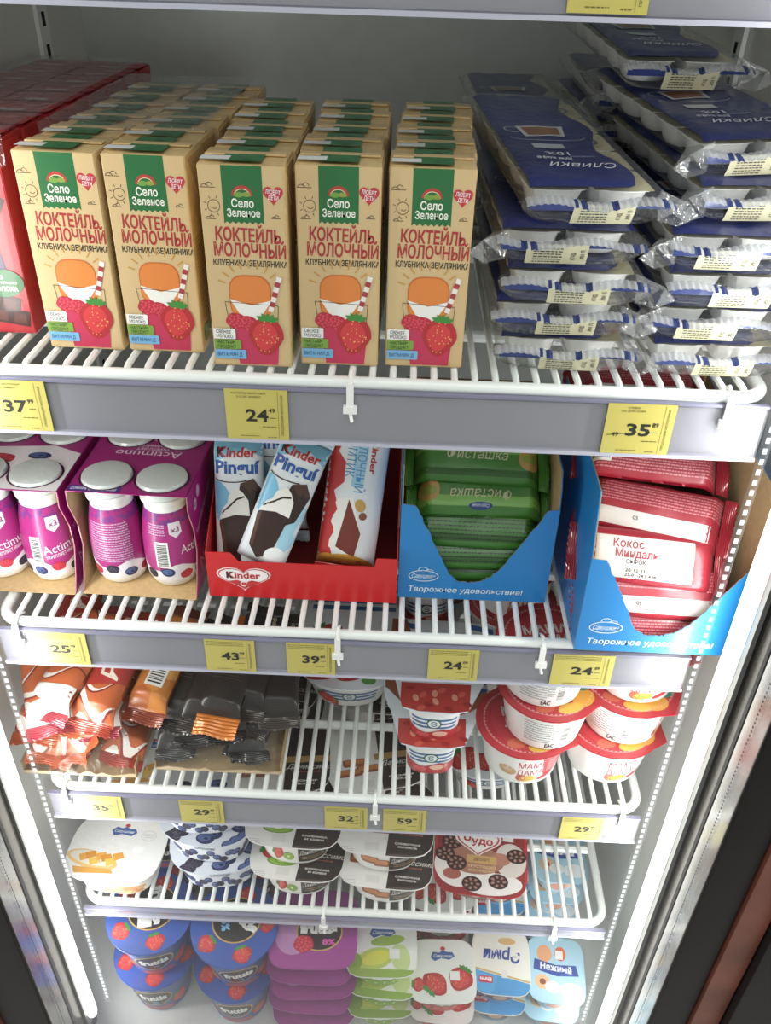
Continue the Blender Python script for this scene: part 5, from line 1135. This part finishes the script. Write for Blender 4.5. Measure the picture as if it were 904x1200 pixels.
# ================================================================== CABINET FLOOR
# round blue cups
def sb(key):
    a = Art(); a.rect(-150, 4, 150, 58, '#31508e'); a.L = 1
    for ox in (-100, 0, 100):
        a.L = 1; a.ell(ox, 28, 21, 14, '#c9a050', .12, 26); a.L = 2; a.ell(ox, 28, 19.5, 12.5, '#262024', .12, 26); a.L = 3; a.text('fruttis', ox, 30, 9, '#eeece8', 30, rot=.1, bold=.05); a.text('5%', ox + 2, 21, 4, '#6ab0d8'); a.L = 1
        a.berry(ox + 30, 18, 10, 9, 'strawberry', rot=.7); a.berry(ox - 32, 16, 10, 9, 'strawberry', rot=-.7); a.poly([(ox - 20, 4), (ox + 24, 4), (ox + 18, 12), (ox - 12, 11)], '#a84a5a')
    b = Art(); b.rect(-60, -60, 60, 60, '#2c50a4'); b.L = 1
    for k in range(5): an = -PI / 2 + (k - 2) * 1.25 + .2; b.berry(33 * math.cos(an), 33 * math.sin(an), 10, 8.5, 'strawberry', rot=an + PI / 2, seed=k)
    b.L = 4; b.ell(2, 4, 25, 24, '#c9a050', n=32); b.L = 5; b.ell(2, 4, 23.6, 22.6, '#272122', n=32); b.L = 6; b.text('fruttis', 8, 6, 12, '#f0eeea', 42, rot=-PI / 2 + (.0 if key == 'a' else .7), bold=.06); b.text('5%', -9, 0, 8, '#7ab4e0', 12, rot=-PI / 2, bold=.04)
    if key == 'a': b.rect(-12, -16, 2, -2, '#e8e6e2')
    return tub_meshes('frutr' + key, .0395, .0395, .0285, .0285, .0765, 2, a.sc(1, 1.33), b, '#35538f', .0045)
FR = [sb('a'), sb('b')]
for v, x, y in ((0, -.2050, .008), (1, -.1160, -.001)):
    for k in range(2):
        tub('frutr%d' % v, 'yogurt_cup', 'cup', FR[v], (x + (.0, .004)[k], y + (0, .0)[k], ZF + k * .0785), rx(.05 * k, .2 * k), 'blue strawberry yogurt cup, %s of the %s pair on the cabinet floor' % (('lower', 'upper')[k], ('left', 'right')[v]), 'round blue yogurt cups')
for v, x in ((0, -.2210), (1, -.1230)):
    for k in range(2): tub('frutr%d' % v, 'yogurt_cup', 'cup', FR[v], (x, .13, ZF + k * .0785), rx(0, .4), 'blue strawberry yogurt cup in the second row, %s %s' % (('left', 'right')[v], ('lower', 'upper')[k]), 'round blue yogurt cups')
# square-shouldered small cups
def sq(key, body, sidef, lidf, h=.026, at=.0385, bt=.036, pan=2.6): 
    a = Art(); sidef(a); b = Art(); lidf(b); a.sc(at / .040, h / .0265); b.sc(at / .0425, bt / .0425); return tub_meshes(key, at - .004, bt - .004, at * .72, bt * .72, h, pan, a, b, body, .0055, lidn=5)
def s_(a):
    a.rect(-130, 2, 130, 25, '#93327e'); a.L = 1; a.ell(14, 14, 16, 8, '#241c24', 0, 24); a.L = 2; a.text('fruttis', 14, 15, 6, '#eeeae8', 22, bold=.04); a.L = 1; a.ell(-8, 14, 8, 6, '#e09a3a'); a.berry(-20, 12, 7, 6, 'raspberry')
def l_(b):
    b.rect(-60, -60, 60, 60, '#9c3a8e'); b.L = 1; b.ell(-20, 4, 18, 22, '#b983b4'); b.L = 2; b.ell(6, 8, 23.5, 21.5, '#c9a050', n=30); b.L = 3; b.ell(6, 8, 22, 20, '#2a1c22', n=30); b.L = 4; b.text('fruttis', 5, 12, 11, '#f2f0ee', 38, bold=.06); b.text('8%', 16, -3, 6.5, '#d64a9c', 13, bold=.04); b.L = 5; b.berry(-9, -6, 10, 9.5, 'raspberry')
PUR = sq('purple', '#9a3a86', s_, lambda b: l_(b) or b.mv(0, -12), .0285, .0430, .0400)
for k in range(5): tub('purple', 'yogurt_cup', 'cup', PUR, (-.0330 + (.001, -.001, .0015, 0, .002)[k], -.001, ZF + k * .0298), rx(.0, (.05, -.04, .06, -.02, .03)[k]), 'purple raspberry yogurt cup, %s of its stack' % ('lowest', 'second from the bottom', 'third from the bottom', 'fourth from the bottom', 'topmost')[k], 'purple yogurt cups')
def mk(main, dark, kind):
    def s_(a):
        a.rect(-130, 2, 130, 25, main); a.L = 1; a.ell(4, 17, 16, 6, '#eef0ea', 0, 20); a.L = 2; a.text('Савушкин', 4, 18, 3.4, '#2c5aa0', 20, shear=.3)
        for k in range(10): a.berry(-50 + k * 11, 8, 6, 4.5, kind, seed=k)
    def l_(b):
        b.rect(-60, -60, 60, 60, '#e9ebe6'); b.L = 1
        if kind == 'kiwi':
            b.ell(-8, -14, 24, 14, '#b9cc58', .3, 24); b.L = 2; b.ell(-6, -13, 18, 9, '#d8d84a', .3, 24); b.L = 1; b.ell(24, -12, 12, 18, '#c8d890', .2); b.ell(-34, -18, 10, 12, '#86a83a'); b.ell(8, 10, 22, 7, '#9cba48', .15, 20); b.poly([(-40, -40), (40, -40), (40, -28), (-40, -26)], '#8fb040')
        else:
            b.berry(-10, -18, 19, 15, 'strawberry', rot=2.4); b.berry(24, -12, 17, 17, 'strawberry', rot=-.5, seed=3); b.berry(-32, -20, 10, 9, 'strawberry', rot=1.5, seed=6)
        b.L = 5; b.poly([(-15, 18), (-12, 26), (-3, 25), (2, 29), (8, 26), (15, 26), (18, 20), (10, 15), (0, 17), (-10, 13)], '#2c5aa0'); b.L = 6; b.text('Савушкин', 2, 20.5, 4.6, '#eef2f8', 26, shear=.3); b.berry(2, 31, 3.4, 3, 'raspberry'); b.L = 5; b.rect(10, -14, 23, -1, '#eceae6')
    return s_, l_
_s, _l = mk('#a4bb5a', '#6d8a2c', 'kiwi'); GRN = sq('green', '#aebf78', _s, lambda b: _l(b) or b.mv(0, -7), .0400, .0350, .0340)
STR = sq('straw', '#dfa8a8', *mk('#c8454e', '#a01c28', 'strawberry'), .0400, .0335, .0320)
for k in range(3): tub('green', 'yogurt_cup', 'cup', GRN, (.0400 + (.0, .002, -.001, .001)[k], .0, ZF + k * .0420), rx(0, (.04, -.05, .03, -.03)[k]), 'green fruit yogurt cup, %s of its stack' % ('lowest', 'middle', 'topmost')[k], 'green fruit yogurt cups')
for k in range(2): tub('straw', 'yogurt_cup', 'cup', STR, (.1060 + (.001, -.001, .0)[k], -.004, ZF + k * .0420), rx(0, (-.04, .03, -.02)[k]), 'square strawberry yogurt cup, %s of the front stack' % ('lower', 'upper')[k], 'square strawberry yogurt cups')
for k in range(3): tub('straw', 'yogurt_cup', 'cup', STR, (.1040, .072, ZF + k * .0420), rx(0, 0), 'square strawberry yogurt cup, %s of the rear stack' % ('lowest', 'middle', 'topmost')[k], 'square strawberry yogurt cups')
def s_(a):
    a.rect(-130, 2, 130, 25, '#5a9cc8'); a.L = 1; a.rect(-20, 6, 20, 16, '#7a4a3a'); a.L = 2; a.ell(0, 11, 10, 4, '#c9a080'); a.text('Эрмигурт', 6, 18, 4, '#23489a', 24)
def l_(b):
    b.rect(-60, -60, 60, 60, '#eae6dc'); b.L = 1; b.poly([(-60, -4), (60, -24), (60, -60), (-60, -60)], '#3f95d0'); b.L = 2; b.line([(-60, -2), (60, -22)], 2.4, '#c9a860'); b.poly([(-60, -4), (-8, -16), (-16, -44), (-60, -44)], '#4aa2da')
    b.L = 3; b.text('Эрми', 1, 13, 16, '#27459c', 58, rot=PI, bold=.03, shear=.15); b.rrect(-36, -24, -14, -15, 2, '#c02430'); b.L = 4; b.text('Ehrm', -25, -19.5, 5, '#f2eeee', 18, rot=PI, bold=.04); b.L = 3; b.ell(10, 34, 14, 5, '#d9b070'); b.rect(0, -16, 9, -6, '#dfdcd8')
ERM = sq('erm', '#e8e6e2', s_, lambda b: l_(b) or b.mv(0, -6), .0390, .0290, .0340)
for k in range(2): tub('erm', 'yogurt_cup', 'cup', ERM, (.1680 + .001 * k, .010, ZF + k * .0405), rx(.0, -.04), 'blue and cream yogurt cup with upside-down script, %s' % ('lower one', 'upper one')[k], 'blue and cream yogurt cups')
def s_(a):
    a.rect(-130, 2, 130, 25, '#a8c4d4'); a.L = 1; a.ell(0, 12, 12, 6, '#c98a6a'); a.ell(18, 14, 9, 5, '#e0b090')
def l_(b):
    b.rect(-60, -60, 60, 60, '#a8cfe2'); b.L = 1; b.ell(-18, 20, 12, 12, '#e4a070'); b.ell(8, 22, 9, 10, '#d8663c'); b.ell(-22, -18, 12, 10, '#e2b48a'); b.ell(22, -26, 18, 10, '#e9eef2'); b.ell(-6, -24, 12, 8, '#e4e8ea'); b.L = 2; b.ell(-22, -18, 5, 4, '#8c4a2a')
    b.L = 3; b.poly([(-36, -2), (-34, 12), (0, 6), (32, 8), (36, -6), (0, -9)], '#2c4a9a'); b.L = 4; b.text('Нежный', 0, 2, 8.5, '#eef2f8', 50, rot=-.06, bold=.03); b.L = 3; b.rect(0, 14, 12, 26, '#e8e6e2'); b.text('5%', 10, -14, 7, '#bcd8e8')
NEZ = sq('nez', '#b9cfda', s_, l_, .0370, .0285, .0340)
for k in range(2): tub('nez', 'yogurt_cup', 'cup', NEZ, (.2270 + .001 * k, .006, ZF + k * .0385), rx(0, -.08), 'pale blue peach yogurt cup, %s' % ('lower one', 'upper one')[k], 'pale blue yogurt cups')
for k in range(4): tub('nez', 'yogurt_cup', 'cup', NEZ, (.2320, .095, ZF + k * .0385), rx(0, -.02), 'pale blue peach yogurt cup in the second row, %s' % ('lowest', 'second from the bottom', 'third from the bottom', 'topmost')[k], 'pale blue yogurt cups')
for k in range(3): tub('erm', 'yogurt_cup', 'cup', ERM, (.1700, .098, ZF + k * .0405), rx(0, .03), 'blue and cream yogurt cup in the second row, %s' % ('lowest', 'middle', 'topmost')[k], 'blue and cream yogurt cups')
